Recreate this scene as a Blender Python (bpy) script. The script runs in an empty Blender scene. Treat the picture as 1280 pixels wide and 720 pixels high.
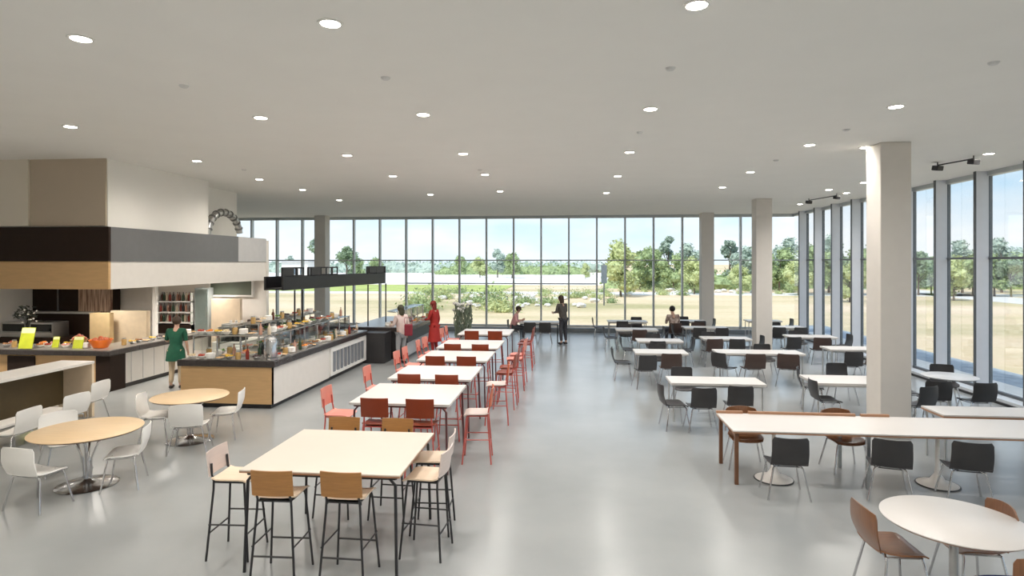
import bpy, math, random
from mathutils import Vector, Matrix
random.seed(7)
C = bpy.context.scene.collection
D = bpy.data
PI = math.pi
# ------------------------------------------------------------------ camera
CAMH, FPX, HOR = 3.0, 750.0, 328.0
YAW = math.radians(5.63)
cs, sn = math.cos(YAW), math.sin(YAW)
cam_d = D.cameras.new('camera'); cam = D.objects.new('camera', cam_d); C.objects.link(cam)
cam.location = (0, 0, CAMH); cam.rotation_euler = (PI/2, 0, YAW)
cam_d.sensor_width = 36; cam_d.lens = FPX/1280*36; cam_d.shift_y = -(360-HOR)/1280
cam_d.clip_end = 2000
bpy.context.scene.camera = cam
def at(px, py, h=0.0):
    z = FPX*(CAMH-h)/(py-HOR); x = (px-640)/FPX*z
    return (x*cs - z*sn, x*sn + z*cs)
# ------------------------------------------------------------------ exposure
sc = bpy.context.scene
vs = sc.view_settings
vs.view_transform = 'Standard'; vs.look = 'None'; vs.gamma = 1; vs.use_curve_mapping = False
EXPOSURE = 0.62
vs.exposure = EXPOSURE
sc.cycles.max_bounces = 12; sc.cycles.diffuse_bounces = 8; sc.cycles.glossy_bounces = 4
sc.cycles.transparent_max_bounces = 24; sc.cycles.transmission_bounces = 6
sc.cycles.sample_clamp_indirect = 6.0
sc.cycles.use_denoising = True
SKY_STRENGTH, SUN_STRENGTH = 0.80, 2.3
SPOT_W = 95.0
# ------------------------------------------------------------------ world
w = D.worlds.new('sky'); sc.world = w; w.use_nodes = True
nt = w.node_tree; N = nt.nodes; L = nt.links
bg = N['Background']; bg.inputs['Strength'].default_value = SKY_STRENGTH
tc = N.new('ShaderNodeTexCoord'); sep = N.new('ShaderNodeSeparateXYZ'); L.new(tc.outputs['Generated'], sep.inputs[0])
rp = N.new('ShaderNodeValToRGB'); L.new(sep.outputs['Z'], rp.inputs[0])
e = rp.color_ramp.elements
e[0].position = 0.0; e[0].color = (.74, .87, .97, 1)
e[1].position = 1.0; e[1].color = (.30, .52, .92, 1)
k = e.new(.12); k.color = (.52, .75, .96, 1)
mp = N.new('ShaderNodeMapping'); mp.inputs['Scale'].default_value = (2.2, 2.2, 7); L.new(tc.outputs['Generated'], mp.inputs[0])
nz = N.new('ShaderNodeTexNoise'); nz.inputs['Scale'].default_value = 1.6; nz.inputs['Detail'].default_value = 6; L.new(mp.outputs[0], nz.inputs[0])
cr = N.new('ShaderNodeValToRGB'); cr.color_ramp.elements[0].position = .42; cr.color_ramp.elements[1].position = .68; L.new(nz.outputs[0], cr.inputs[0])
mx = N.new('ShaderNodeMixRGB'); mx.inputs[2].default_value = (.95, .97, 1, 1); L.new(cr.outputs[0], mx.inputs[0]); L.new(rp.outputs[0], mx.inputs[1])
L.new(mx.outputs[0], bg.inputs['Color'])
sun_d = D.lights.new('sun', 'SUN'); sun = D.objects.new('sun', sun_d); C.objects.link(sun)
sun_d.energy = SUN_STRENGTH; sun_d.angle = math.radians(3); sun_d.color = (1, .96, .88)
sun.rotation_euler = Vector((.45, .62, -.95)).to_track_quat('-Z', 'Y').to_euler()

# ------------------------------------------------------------------ materials
MATS = {}
def mat(name, col, rough=.5, metal=0., var=.06, scale=6., bump=0., spec=.5, stretch=None, emit=None, trans=0., col2=None, coat=0.):
    if name in MATS: return MATS[name]
    m = D.materials.new(name); m.use_nodes = True; n = m.node_tree.nodes; l = m.node_tree.links
    b = n['Principled BSDF']
    t = n.new('ShaderNodeTexCoord'); mpn = n.new('ShaderNodeMapping'); l.new(t.outputs['Object'], mpn.inputs[0])
    if stretch: mpn.inputs['Scale'].default_value = stretch
    z = n.new('ShaderNodeTexNoise'); z.inputs['Scale'].default_value = scale; z.inputs['Detail'].default_value = 4; l.new(mpn.outputs[0], z.inputs[0])
    r = n.new('ShaderNodeValToRGB'); l.new(z.outputs[0], r.inputs[0])
    c2 = col2 if col2 else tuple(min(1, c*(1+var)) for c in col)
    c1 = col if col2 else tuple(c*(1-var) for c in col)
    r.color_ramp.elements[0].position = .3; r.color_ramp.elements[1].position = .7
    r.color_ramp.elements[0].color = (*c1, 1); r.color_ramp.elements[1].color = (*c2, 1)
    l.new(r.outputs[0], b.inputs['Base Color'])
    b.inputs['Roughness'].default_value = rough; b.inputs['Metallic'].default_value = metal
    b.inputs['Specular IOR Level'].default_value = spec
    b.inputs['Coat Weight'].default_value = coat; b.inputs['Coat Roughness'].default_value = .08
    if trans: b.inputs['Transmission Weight'].default_value = trans
    if bump:
        bp = n.new('ShaderNodeBump'); bp.inputs['Strength'].default_value = bump; bp.inputs['Distance'].default_value = .01
        l.new(z.outputs[0], bp.inputs['Height']); l.new(bp.outputs[0], b.inputs['Normal'])
    if emit:
        b.inputs['Emission Color'].default_value = (*emit[0], 1); b.inputs['Emission Strength'].default_value = emit[1]
    MATS[name] = m; return m
def glass(name, tint=(.96, .985, .98), refl=.06):
    if name in MATS: return MATS[name]
    m = D.materials.new(name); m.use_nodes = True; n = m.node_tree.nodes; l = m.node_tree.links
    n.remove(n['Principled BSDF'])
    tr = n.new('ShaderNodeBsdfTransparent'); tr.inputs[0].default_value = (*tint, 1)
    gl = n.new('ShaderNodeBsdfGlossy'); gl.inputs['Roughness'].default_value = .03
    fr = n.new('ShaderNodeFresnel'); fr.inputs[0].default_value = 1.35
    mm = n.new('ShaderNodeMath'); mm.operation = 'MULTIPLY'; mm.inputs[1].default_value = refl*10; mm.use_clamp = True; l.new(fr.outputs[0], mm.inputs[0])
    ms = n.new('ShaderNodeMixShader'); l.new(mm.outputs[0], ms.inputs[0]); l.new(tr.outputs[0], ms.inputs[1]); l.new(gl.outputs[0], ms.inputs[2])
    l.new(ms.outputs[0], n['Material Output'].inputs[0]); MATS[name] = m; return m

WHITE = mat('white_paint', (.78, .77, .74), .6, var=.015, scale=2)
CEIL = mat('ceiling_plaster', (.80, .79, .76), .9, var=.012, scale=1.5)
CREAM = mat('cream_wall', (.70, .64, .55), .7, var=.02, scale=2)
CONC = mat('polished_concrete', (.295, .31, .312), .22, var=.10, scale=.7, spec=1.0, col2=(.345, .36, .36))
TABLEW = mat('white_laminate', (.66, .63, .60), .35, var=.01, scale=3)
TABLEC = mat('cream_laminate', (.66, .585, .50), .35, var=.015, scale=3)
MAPLE = mat('maple_top', (.74, .55, .34), .35, var=.05, scale=3, stretch=(1, 8, 1))
EDGE = mat('dark_edge', (.10, .05, .03), .4)
OAKEDGE = mat('oak_edge', (.38, .20, .11), .4, var=.1, stretch=(1, 1, 6))
PLY = mat('oak_plywood', (.36, .17, .05), .38, var=.12, scale=5, stretch=(1, 1, 12))
WALNUT = mat('walnut_plywood', (.20, .085, .035), .3, var=.15, scale=5, stretch=(12, 1, 1), coat=.3)
SHEENPLY = mat('pale_sheen_ply', (.66, .55, .50), .35, var=.04, scale=5, stretch=(1, 1, 10))  # window light reflected on the stool wood, put into the colour
BIRCHSEAT = mat('birch_seat', (.78, .62, .46), .35, var=.05, scale=5, stretch=(10, 1, 1))
REDP = mat('red_lacquer', (.24, .038, .010), .35, var=.08)
REDF = mat('red_frame', (.50, .10, .08), .35, var=.05)
PINKP = mat('coral_lacquer', (.72, .26, .20), .4, var=.05)
ORANGEP = mat('orange_red_lacquer', (.55, .13, .05), .4, var=.05)
BLACKM = mat('black_steel', (.018, .018, .02), .4, var=.1)
DARKP = mat('charcoal_plastic', (.035, .033, .034), .42, var=.08)
BROWNP = mat('dark_brown_shell', (.060, .035, .028), .4, var=.1)
NAVY = mat('navy_cushion', (.015, .035, .16), .8, var=.1, scale=40, bump=.2)
CHROME = mat('chrome', (.62, .62, .63), .18, 1.)
STEEL = mat('brushed_steel', (.55, .55, .54), .32, 1., var=.08, stretch=(1, 1, 14))
SHELLW = mat('white_shell', (.86, .84, .80), .35, var=.015)
ALU = mat('window_aluminium', (.50, .53, .54), .4, .3, var=.03)
FINM = mat('white_fin', (.66, .68, .72), .45, var=.02)
DKFR = mat('dark_window_frame', (.10, .11, .12), .45, .2)
COLM = mat('column_paint', (.66, .62, .57), .6, var=.015)
DKBR = mat('dark_brown_panel', (.022, .011, .007), .6, var=.1, spec=.25)
GREYP = mat('grey_metal_and_sheen', (.16, .16, .165), .35, .2, var=.03)
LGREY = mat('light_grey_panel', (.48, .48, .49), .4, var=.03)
TAN = mat('tan_oak_panel', (.60, .38, .18), .5, var=.06, scale=3, stretch=(1, 1, 7))  # front tone of the hood band and counters; their sides are off-white
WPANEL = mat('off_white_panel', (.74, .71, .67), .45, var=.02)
STONE = mat('dark_stone_top', (.045, .038, .037), .25, var=.2, scale=20)
STEELTOP = mat('worktop_steel', (.42, .40, .38), .3, .6, var=.1, scale=9)
GLASS = glass('window_glass', (.985, .995, .99), .022)
SGLASS = glass('sneeze_guard_glass', (.93, .96, .95), .08)

# ------------------------------------------------------------------ mesh builder
class MB:
    def __init__(s): s.v = []; s.f = []
    def add(s, vs_, fs_):
        o = len(s.v); s.v += [tuple(v) for v in vs_]; s.f += [tuple(i+o for i in f) for f in fs_]; return s
    def box(s, x0, x1, y0, y1, z0, z1):
        return s.add([(x0,y0,z0),(x1,y0,z0),(x1,y1,z0),(x0,y1,z0),(x0,y0,z1),(x1,y0,z1),(x1,y1,z1),(x0,y1,z1)],
                     [(0,3,2,1),(4,5,6,7),(0,1,5,4),(1,2,6,5),(2,3,7,6),(3,0,4,7)])
    def obox(s, c, size, rot=(0,0,0)):
        from mathutils import Euler
        R = Euler(rot).to_matrix(); a, b, d = size[0]/2, size[1]/2, size[2]/2
        vv = [Vector(c)+R@Vector((i*a, j*b, k_*d)) for k_ in (-1,1) for i, j in ((-1,-1),(1,-1),(1,1),(-1,1))]
        return s.add(vv, [(0,3,2,1),(4,5,6,7),(0,1,5,4),(1,2,6,5),(2,3,7,6),(3,0,4,7)])
    def tube(s, pts, r, n=8, r2=None):
        pts = [Vector(p) for p in pts]; rings = []; m = len(pts)
        prev = None
        for i, p in enumerate(pts):
            t = (pts[min(i+1, m-1)] - pts[max(i-1, 0)]).normalized()
            if prev is None:
                a = t.cross(Vector((0,0,1)) if abs(t.z) < .9 else Vector((1,0,0))).normalized()
            else:
                a = (prev - t*prev.dot(t)).normalized()
            prev = a; b = t.cross(a)
            rr = r if r2 is None else r + (r2-r)*i/(m-1)
            rings.append([p + (a*math.cos(2*PI*j/n)+b*math.sin(2*PI*j/n))*rr for j in range(n)])
        vv = [q for rg in rings for q in rg]; ff = []
        for i in range(m-1):
            for j in range(n):
                ff.append((i*n+j, i*n+(j+1) % n, (i+1)*n+(j+1) % n, (i+1)*n+j))
        ff.append(tuple(range(n))[::-1]); ff.append(tuple((m-1)*n+j for j in range(n)))
        return s.add(vv, ff)
    def lathe(s, prof, c=(0,0,0), n=24, sx=1., sy=1.):
        vv = []; ff = []; m = len(prof)
        for r, z in prof:
            r = max(r, .0004)
            vv += [(c[0]+r*math.cos(2*PI*j/n)*sx, c[1]+r*math.sin(2*PI*j/n)*sy, c[2]+z) for j in range(n)]
        for i in range(m-1):
            for j in range(n):
                ff.append((i*n+j, i*n+(j+1) % n, (i+1)*n+(j+1) % n, (i+1)*n+j))
        ff.append(tuple(range(n))[::-1]); ff.append(tuple((m-1)*n+j for j in range(n)))
        return s.add(vv, ff)
    def prism(s, poly, z0, z1):
        n = len(poly)
        return s.add([(x,y,z0) for x,y in poly]+[(x,y,z1) for x,y in poly],
                     [tuple(range(n))[::-1], tuple(range(n,2*n))]+[(i,(i+1)%n,n+(i+1)%n,n+i) for i in range(n)])
    def ball(s, c, r, n=10, sz=(1,1,1), jit=0.):
        prof = [(math.sin(PI*i/(n//2+1)), -math.cos(PI*i/(n//2+1))) for i in range(n//2+2)]
        vv = []; ff = []; m = len(prof)
        for i, (rr, z) in enumerate(prof):
            for j in range(n):
                q = 1+random.uniform(-jit, jit)
                vv.append((c[0]+max(rr,.001)*math.cos(2*PI*j/n)*r*sz[0]*q, c[1]+max(rr,.001)*math.sin(2*PI*j/n)*r*sz[1]*q, c[2]+z*r*sz[2]*q))
        for i in range(m-1):
            for j in range(n): ff.append((i*n+j, i*n+(j+1)%n, (i+1)*n+(j+1)%n, (i+1)*n+j))
        return s.add(vv, ff)
    def sheet(s, fn, nu, nv, th):
        P = [[Vector(fn(-1+2*i/nu, j/nv)) for i in range(nu+1)] for j in range(nv+1)]
        Q = []
        for j in range(nv+1):
            row = []
            for i in range(nu+1):
                du = P[j][min(i+1,nu)]-P[j][max(i-1,0)]; dv = P[min(j+1,nv)][i]-P[max(j-1,0)][i]
                row.append(P[j][i] - du.cross(dv).normalized()*th)
            Q.append(row)
        W = nu+1; vv = [p for r in P for p in r]+[p for r in Q for p in r]; o = W*(nv+1); ff = []
        for j in range(nv):
            for i in range(nu):
                a = j*W+i; ff.append((a, a+1, a+1+W, a+W)); ff.append((o+a, o+a+W, o+a+1+W, o+a+1))
        for i in range(nu):
            ff.append((i, o+i, o+i+1, i+1)); a = nv*W+i; ff.append((a, a+1, o+a+1, o+a))
        for j in range(nv):
            a = j*W; ff.append((a, a+W, o+a+W, o+a)); a = j*W+nu; ff.append((a, o+a, o+a+W, a+W))
        return s.add(vv, ff)
    def mesh(s, name, m, smooth=False):
        me = D.meshes.new(name); me.from_pydata(s.v, [], s.f); me.materials.append(m)
        if smooth:
            me.polygons.foreach_set('use_smooth', [True]*len(me.polygons))
        me.update(); return me
    def build(s, name, m, parent=None, smooth=False, bevel=0, loc=None, rotz=0):
        o = D.objects.new(name, s.mesh(name, m, smooth)); C.objects.link(o)
        if parent: o.parent = parent
        if loc is not None: o.location = loc
        if rotz: o.rotation_euler = (0,0,rotz)
        if bevel:
            b = o.modifiers.new('bevel', 'BEVEL'); b.width = bevel; b.segments = 2; b.limit_method = 'ANGLE'
        if smooth and s.f:
            for p in o.data.polygons:
                if len(p.vertices) > 4: p.use_smooth = False
            try: o.data.set_sharp_from_angle(angle=math.radians(42))
            except Exception: pass
        return o
def tag(o, label, cat, group=None, kind=None):
    if label: o['label'] = label
    if cat: o['category'] = cat
    if group: o['group'] = group
    if kind: o['kind'] = kind
    return o
def struct(o): o['kind'] = 'structure'; return o
def thing(name, label, cat, loc=(0,0,0), rotz=0, group=None):
    o = D.objects.new(name, None); C.objects.link(o); o.empty_display_size = .1
    o.location = loc; o.rotation_euler = (0,0,rotz); return tag(o, label, cat, group)
def dup(root, loc, rotz, label, group=None):
    def rec(o, par):
        c = o.copy(); C.objects.link(c); c.parent = par
        for ch in o.children: rec(ch, c)
        return c
    r = rec(root, None); r.location = loc; r.rotation_euler = (0,0,rotz); r['label'] = label
    if group: r['group'] = group
    elif 'group' in r: del r['group']
    return r
USED = set()
def place(proto, loc, rotz, label, group=None):
    if proto.name in USED: return dup(proto, loc, rotz, label, group)
    USED.add(proto.name); proto.location = loc; proto.rotation_euler = (0,0,rotz); proto['label'] = label
    if group: proto['group'] = group
    return proto

# ------------------------------------------------------------------ setting
HC = 5.05; XR = 9.36; YB = 26.35; XL = -16.0; YF = -7.0
struct(MB().box(XL-.3, XR+.35, YF-.3, YB+.35, -.3, 0).build('floor', CONC))
struct(MB().box(XL-.3, XR+.6, YF-.3, YB+.6, HC, HC+.4).build('ceiling', CEIL))
struct(MB().box(XL-.3, XL, YF-.3, YB+.3, 0, HC).build('wall_left', WHITE))
struct(MB().box(XL, XR+.3, YF-.3, YF, 0, HC).build('wall_front', WHITE))
# back glass wall
back_x = [-.1+1.21*k_ for k_ in range(-12, 8)]
edges = [XL]+back_x+[XR]
wb = struct(MB().box(XL, XR, YB-.03, YB+.10, HC-.12, HC).build('window_1', ALU))
for x in back_x:
    MB().box(x-.035, x+.035, YB-.12, YB+.08, 0, HC-.1).build('mullion', ALU, wb)
m = MB().box(XL, XR, YB-.06, YB+.06, 3.07, 3.12).build('transom', ALU, wb)
m = MB().box(-7.36, 1.11, YB-.05, YB+.05, 2.04, 2.09).build('transom', ALU, wb)
MB().box(XL, XR, YB-.05, YB+.05, .18, .26).build('transom', ALU, wb)
MB().box(XL, XR, YB+.0, YB+.01, .2, HC-.1).build('pane', GLASS, wb)
struct(MB().box(XL, XR-.35, YB-.45, YB-.02, 0, .17).build('trim_1', mat('dark_grey_heater', (.20, .22, .235), .4, .3), bevel=.01))
# right glass wall
wr = struct(MB().box(XR-.05, XR+.12, YF, YB, HC-.10, HC).build('window_2', ALU))
for k_ in range(-14, 9):
    y = 14.5+1.5*k_
    if y > YB-.4 or y < YF+.3: continue
    f = MB().box(XR-.29, XR-.02, y-.03, y+.03, 0.1, HC).build('fin', FINM, wr)
    MB().box(XR-.05, XR+.10, y+.03, y+.09, 0.1, HC).build('mullion', DKFR, wr)
    MB().box(XR-.305, XR-.285, y-.035, y+.035, 0.1, HC).build('fin_edge', DKFR, wr)
MB().box(XR-.03, XR+.05, YF, YB, 3.07, 3.12).build('transom', DKFR, wr)
MB().box(XR-.03, XR+.05, YF, YB, .1, .17).build('transom', DKFR, wr)
MB().box(XR, XR+.01, YF, YB, .12, HC-.1).build('pane', GLASS, wr)
struct(MB().box(XR-.32, XR+.05, YF, YB, 0, .11).build('trim_2', mat('pale_sill', (.62, .66, .70), .4)))
struct(MB().box(XR-.36, XR-.32, YF, YB, 0, .05).build('trim_3', BLACKM))
# columns
def column(x, y, w_, name_):
    o = MB().box(x, x+w_, y, y+w_, 0, HC).build(name_, COLM, bevel=.012); struct(o)
column(5.25, 10.8, .5, 'trim_4'); column(5.9, 19.9, .5, 'trim_5'); column(5.35, 25.35, .5, 'trim_6'); column(-11.2, 25.3, .5, 'trim_7')

# ------------------------------------------------------------------ downlights
LENS = mat('lamp_lens', (1, .97, .9), .5, emit=((1, .93, .80), 22))
ring_m = WHITE
dl = thing('downlight', '', 'ceiling light')
MB().lathe([(.085,0),(.11,0),(.11,-.01),(.085,-.01),(.083,0)], n=20).build('trim_ring', ring_m, dl, True)
MB().lathe([(.075,-.010),(.084,-.004)], n=20).build('lens', LENS, dl)
def spot(parent, watt):
    ld = D.lights.new('lamp_light', 'SPOT'); ld.energy = watt; ld.spot_size = math.radians(165); ld.spot_blend = 1; ld.shadow_soft_size = .2
    ld.color = (1, .86, .68) if parent.location.x < -4.5 else (1, .95, .90)
    lo = D.objects.new('lamp_light', ld); C.objects.link(lo); lo.parent = parent; lo.location = (0,0,-.03)
dpx = [(101,48),(413,29),(871,6),(88,158),(326,147),(529,143),(813,136),(1120,133),(246,201),(434,194),(579,192),(787,190),(1012,181),
       (324,224),(491,220),(606,218),(772,220),(938,215),(378,237),(538,243),(625,239),(758,241),(903,234),(424,250),(1082,184),(1236,192),(1080,228),(1036,237),(1058,241),(1000,255)]
rowname = {}
ordw = ['leftmost','second from left','third from left','fourth from left','fifth from left','sixth from left','seventh from left','eighth from left']
rows = [('nearest ceiling row', dpx[0:3]), ('second ceiling row', dpx[3:8]),
        ('third ceiling row', dpx[8:13]), ('fourth ceiling row', dpx[13:18]),
        ('fifth ceiling row near the back windows', dpx[18:24]), ('short row beside the right glass wall', dpx[24:])]
for rn, lst in rows:
    for i, (px, py) in enumerate(sorted(lst)):
        x, y = at(px, py, HC)
        x = min(x, XR-.6); y = min(y, YB-.6)
        o = place(dl, (x, y, HC), 0, 'round recessed downlight, %s in the %s' % (ordw[i], rn), 'recessed ceiling downlights')
        spot(o, SPOT_W)
for y in (-4.5, -1.2, 2.0):       # the ceiling grid goes on behind and above the camera
    for x in (-11, -7.5, -4.2, -1, 2.2, 5.6):
        o = place(dl, (x, y, HC), 0, 'round recessed downlight of the ceiling grid above the viewer', 'recessed ceiling downlights')
        spot(o, SPOT_W)
# small ceiling discs
det = tag(MB().lathe([(.001,-.025),(.035,-.025),(.05,-.01),(.055,0)], n=16).build('smoke_detector', mat('grey_plastic', (.60,.60,.59), .5), None, True), '', 'detector')
for px, py, d_ in [(482,97,'between the first and second rows of lights, centre left'),(838,85,'between the two brightest lights right of centre'),
                  (230,107,'small one above the tall kitchen block'),(1242,78,'dark one near the top right corner'),(305,212,'near the left kitchen wall'),
                  (800,165,'beside the light above the aisle'),(600,212,'in the middle, beside a small light'),(970,200,'left of the big white column top'),(1058,162,'just left of the big white column top')]:
    x, y = at(px, py, HC)
    if USED and det.name in USED: o = dup(det, (x,y,HC), 0, 'grey ceiling detector disc '+d_, 'ceiling detectors')
    else: o = place(det, (x,y,HC), 0, 'grey ceiling detector disc '+d_, 'ceiling detectors')
# track spotlights by right window
def track(px, py, px2, py2, lab):
    x, y = at(px, py, HC-.1); x2, y2 = at(px2, py2, HC-.1)
    t = thing('track_spotlight', lab, 'spotlight', (x, y, HC))
    dx, dy = x2-x, y2-y
    MB().tube([(0,0,-.06),(dx,dy,-.06)], .014).build('track_rod', BLACKM, t)
    for q in (0, 1):
        MB().tube([(dx*q,dy*q,0),(dx*q,dy*q,-.07)], .012).build('hanger', BLACKM, t)
        MB().obox((dx*q,dy*q,-.12), (.16,.14,.10), (.2,0,.3)).build('lamp_head', BLACKM, t, bevel=.015)
track(1172, 209, 1217, 201, 'black double spotlight on a rod, right of the big white column')
track(1046, 246, 1011, 252, 'small black double spotlight on a rod, left of the big white column')

# ------------------------------------------------------------------ kitchen block, hood, walls
struct(MB().box(XL, -9.1, 11.0, 14.3, 3.68, HC).build('wall_kitchen', WHITE))
struct(MB().box(XL, -9.8, 14.3, 16.8, 3.68, HC).build('wall_kitchen_back', WHITE))
struct(MB().box(XL, -10.75, 10.93, 11.0, 3.72, HC).build('trim_8', CREAM))
struct(MB().box(-10.74, -9.12, 10.97, 11.0, 3.72, HC).build('trim_9', mat('beige_wall', (.50, .42, .33), .7, var=.02, scale=2)))
hood = thing('kitchen_hood', 'large wraparound hood canopy, dark upper band over cream lower band, above the serving counters', 'hood', (-9.0, 10.9, 2.47))
def H(x0,x1,y0,y1,z0,z1): return MB().box(x0+9.0, x1+9.0, y0-10.9, y1-10.9, z0-2.47, z1-2.47)
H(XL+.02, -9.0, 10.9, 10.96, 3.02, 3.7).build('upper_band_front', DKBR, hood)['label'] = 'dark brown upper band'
H(-9.06, -9.0, 10.96, 15.5, 3.02, 3.7).build('upper_band_side', GREYP, hood)['label'] = 'upper band with reflected light painted grey'  # grey paints reflected light on the side of the dark band
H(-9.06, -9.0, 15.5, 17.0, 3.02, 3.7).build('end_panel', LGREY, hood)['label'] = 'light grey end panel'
H(XL+.02, -9.02, 10.92, 10.98, 2.47, 3.02).build('lower_band_front', TAN, hood)['label'] = 'tan lower band'
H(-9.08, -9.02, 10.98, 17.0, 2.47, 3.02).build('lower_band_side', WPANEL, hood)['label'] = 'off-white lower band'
H(XL+.02, -9.08, 10.98, 17.0, 3.60, 3.68).build('top_panel', WHITE, hood)
H(XL+.02, -9.08, 10.98, 17.0, 2.60, 2.66).build('soffit', WPANEL, hood)
d = MB(); pts = []
for i in range(22):
    a = PI*(1-i/21*.95); pts.append((-9.25, 15.25+.75*math.cos(a)*1.0, 3.72+.62*math.sin(a)))
dd = thing('exhaust_duct', 'grey ribbed exhaust hose arching above the end of the hood', 'duct', (-9.25, 15.2, 3.7))
d2 = MB().tube([(p[0]+9.25, p[1]-15.2, p[2]-3.7) for p in pts], .085, 12)
d2.build('hose', STEEL, dd, True)
for i in range(1, 21, 2):
    p = Vector(pts[i])-Vector((-9.25,15.2,3.7)); q = Vector(pts[i+1])-Vector((-9.25,15.2,3.7)); mdp = (p+q)/2; t_ = (q-p).normalized()*.02
    MB().tube([mdp-t_, mdp+t_], .105, 12).build('rib', mat('dark_rib', (.2,.2,.2), .4, .5), dd, True)
for x,y in ((-10.4,12.2),(-12.6,12.2),(-14.6,12.2),(-10.4,14.6),(-12.6,14.8),(-10.2,16.3)):  # unseen lamps added under the hood to brighten the kitchen
    o = place(dl, (x,y,2.6), 0, 'added unseen lamp brightening the kitchen under the hood', 'added lamps under the hood'); spot(o, 60)
# kitchen rear wall
struct(MB().box(XL, -9.0, 17.0, 17.15, 0, 3.65).build('wall_kitchen_rear', WPANEL))
# rear dark niche unit (left)
def px_x(px, y):
    u = (px-640)/FPX; return (u*cs-sn)*y/(cs+sn*u)
nx0, nx1 = XL+.02, px_x(128, 16.2)
ru = thing('wall_unit', 'dark brown kitchen wall unit with steel shelf lines behind the left food counter', 'kitchen unit', (nx0, 16.2, 0))
MB().box(0, nx1-nx0, .2, .7, 0, 2.55).build('back_panel', DKBR, ru)
MB().box(0, px_x(112,16.0)-nx0, 0, .2, 0, 1.5).build('base_cabinet', DKBR, ru)
MB().box(0, px_x(112,16.0)-nx0, -.04, .2, 1.5, 1.56).build('ledge', STEEL, ru)
MB().box(px_x(65,16.2)-nx0, px_x(66.5,16.2)-nx0, .17, .2, 1.56, 2.5).build('divider', GREYP, ru)
streak = mat('streaked_wood', (.12, .05, .03), .4, col2=(.62, .45, .32), scale=3, stretch=(9, 1, .6))
MB().box(px_x(91,16.1)-nx0, px_x(131,16.1)-nx0, .1, .2, 1.56, 2.58).build('streaked_panel', streak, ru)['label'] = 'streaked brown and cream panel'
px_ = px_x(112, 15.2)
tag(MB().box(px_, px_x(137,15.2), 15.2, 15.35, 0, 1.62).build('partition_panel', mat('yellow_tan_panel', (.62,.47,.26), .5)), 'tan upright partition panel behind the orange bowl', 'partition')
tag(MB().box(px_x(138,15.5), px_x(183,15.5), 15.5, 15.65, 0, 1.66).build('partition_panel', mat('pale_tan_panel', (.66,.55,.40), .5)), 'wide pale tan partition panel right of the orange bowl', 'partition')
for i,(a,b_) in enumerate(((2,32),(37,66))):
    x0 = px_x(a,15.4); x1 = px_x(b_,15.4)
    ov = thing('oven', ('left' if i==0 else 'right')+'hand black fronted steel oven behind the left food counter', 'oven', ((x0+x1)/2, 15.6, .9), group='ovens behind the left counter')
    h_ = (x1-x0)/2
    MB().box(-h_, h_, -.2, .35, 0, .42).build('body', STEEL, ov, bevel=.01)
    dr = MB().box(-h_+.04, h_-.04, -.215, -.2, .14, .37).build('door', mat('black_glass', (.01,.01,.01), .08), ov)
    MB().tube([(-h_+.06,-.215,.16),(-h_+.06,-.24,.16),(h_-.06,-.24,.16),(h_-.06,-.215,.16)], .012).build('handle', STEEL, dr)
tag(MB().box(XL+.02, px_x(75,15.3), 15.3, 16.1, 0, .9).build('base_cabinet', DKBR), 'dark base cabinet carrying the two ovens behind the left counter', 'cabinet')
# white post & shelves & panels on the rear kitchen wall
tag(MB().box(px_x(192,15.6), px_x(196,15.6), 15.55, 15.65, .966, 2.6).build('post', WHITE), 'slim white post under the hood left of the bottle shelves', 'post')
sh = thing('wall_shelf', 'white two-tier bottle shelf on the rear kitchen wall behind the person in green', 'shelf', (px_x(198,16.8), 16.75, 0))
sw = px_x(243,16.8)-px_x(198,16.8)
for z in (1.2, 1.5, 1.82): MB().box(0, sw, -.1, .24, z, z+.035).build('shelf_board', WHITE, sh)
for x in (0, sw-.03): MB().box(x, x+.03, -.1, .24, 1.0, 2.1).build('upright', WHITE, sh)
MB().box(0, sw, -.12, .24, .9, 1.16).build('dark_shelf_box', DKBR, sh)
bottle_cols = [('brown', (.10,.03,.015)),('dark green',(.03,.06,.03)),('pale', (.65,.55,.42)),('dark red',(.22,.03,.02)),('black',(.02,.02,.02)),('pinkish',(.55,.3,.22))]
def bottle_proto(nm, col, h_=.26, r_=.036):
    t = thing('bottle', '', 'bottle')
    MB().lathe([(r_*.9,0),(r_,.01),(r_,h_*.6),(r_*.35,h_*.78),(r_*.33,h_*.95)], n=10).build('glass_body', mat('bottle_'+nm, col, .15), t, True)
    MB().lathe([(r_*.38,h_*.95),(r_*.38,h_)], n=8).build('cap', BLACKM, t)
    return t
bps = [(n_, bottle_proto(n_, c_)) for n_, c_ in bottle_cols]
bx0 = px_x(198,16.8)
for row_, z in enumerate((1.235, 1.535, 1.855)):
    nb = 11
    for i in range(nb):
        n_, bp_ = bps[(i+row_*3) % 6]
        place(bp_, (bx0+.09+i*(sw-.16)/(nb-1), 16.8+random.uniform(-.03,.06), z), 0,
              '%s bottle, %s on the %s tier of the white wall shelf' % (n_, 'left half' if i < 6 else 'right half', ['lowest','middle','top'][row_]), 'bottles on the kitchen wall shelf')
gc = thing('glass_cabinet', 'tall grey glass-fronted cabinet on the rear kitchen wall beside the bottle shelf', 'cabinet', (px_x(246,16.8), 16.7, .9))
gw = px_x(263,16.8)-px_x(246,16.8)
MB().box(0, gw, .0, .28, 0, 1.35).build('body', mat('blue_grey', (.42,.46,.46), .4), gc)
dr = MB().box(.03, gw-.03, -.012, -.002, .05, 1.3).build('door', SGLASS, gc)
MB().tube([(gw-.05,-.03,.5),(gw-.05,-.03,.8)], .01).build('handle', STEEL, dr)
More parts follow.
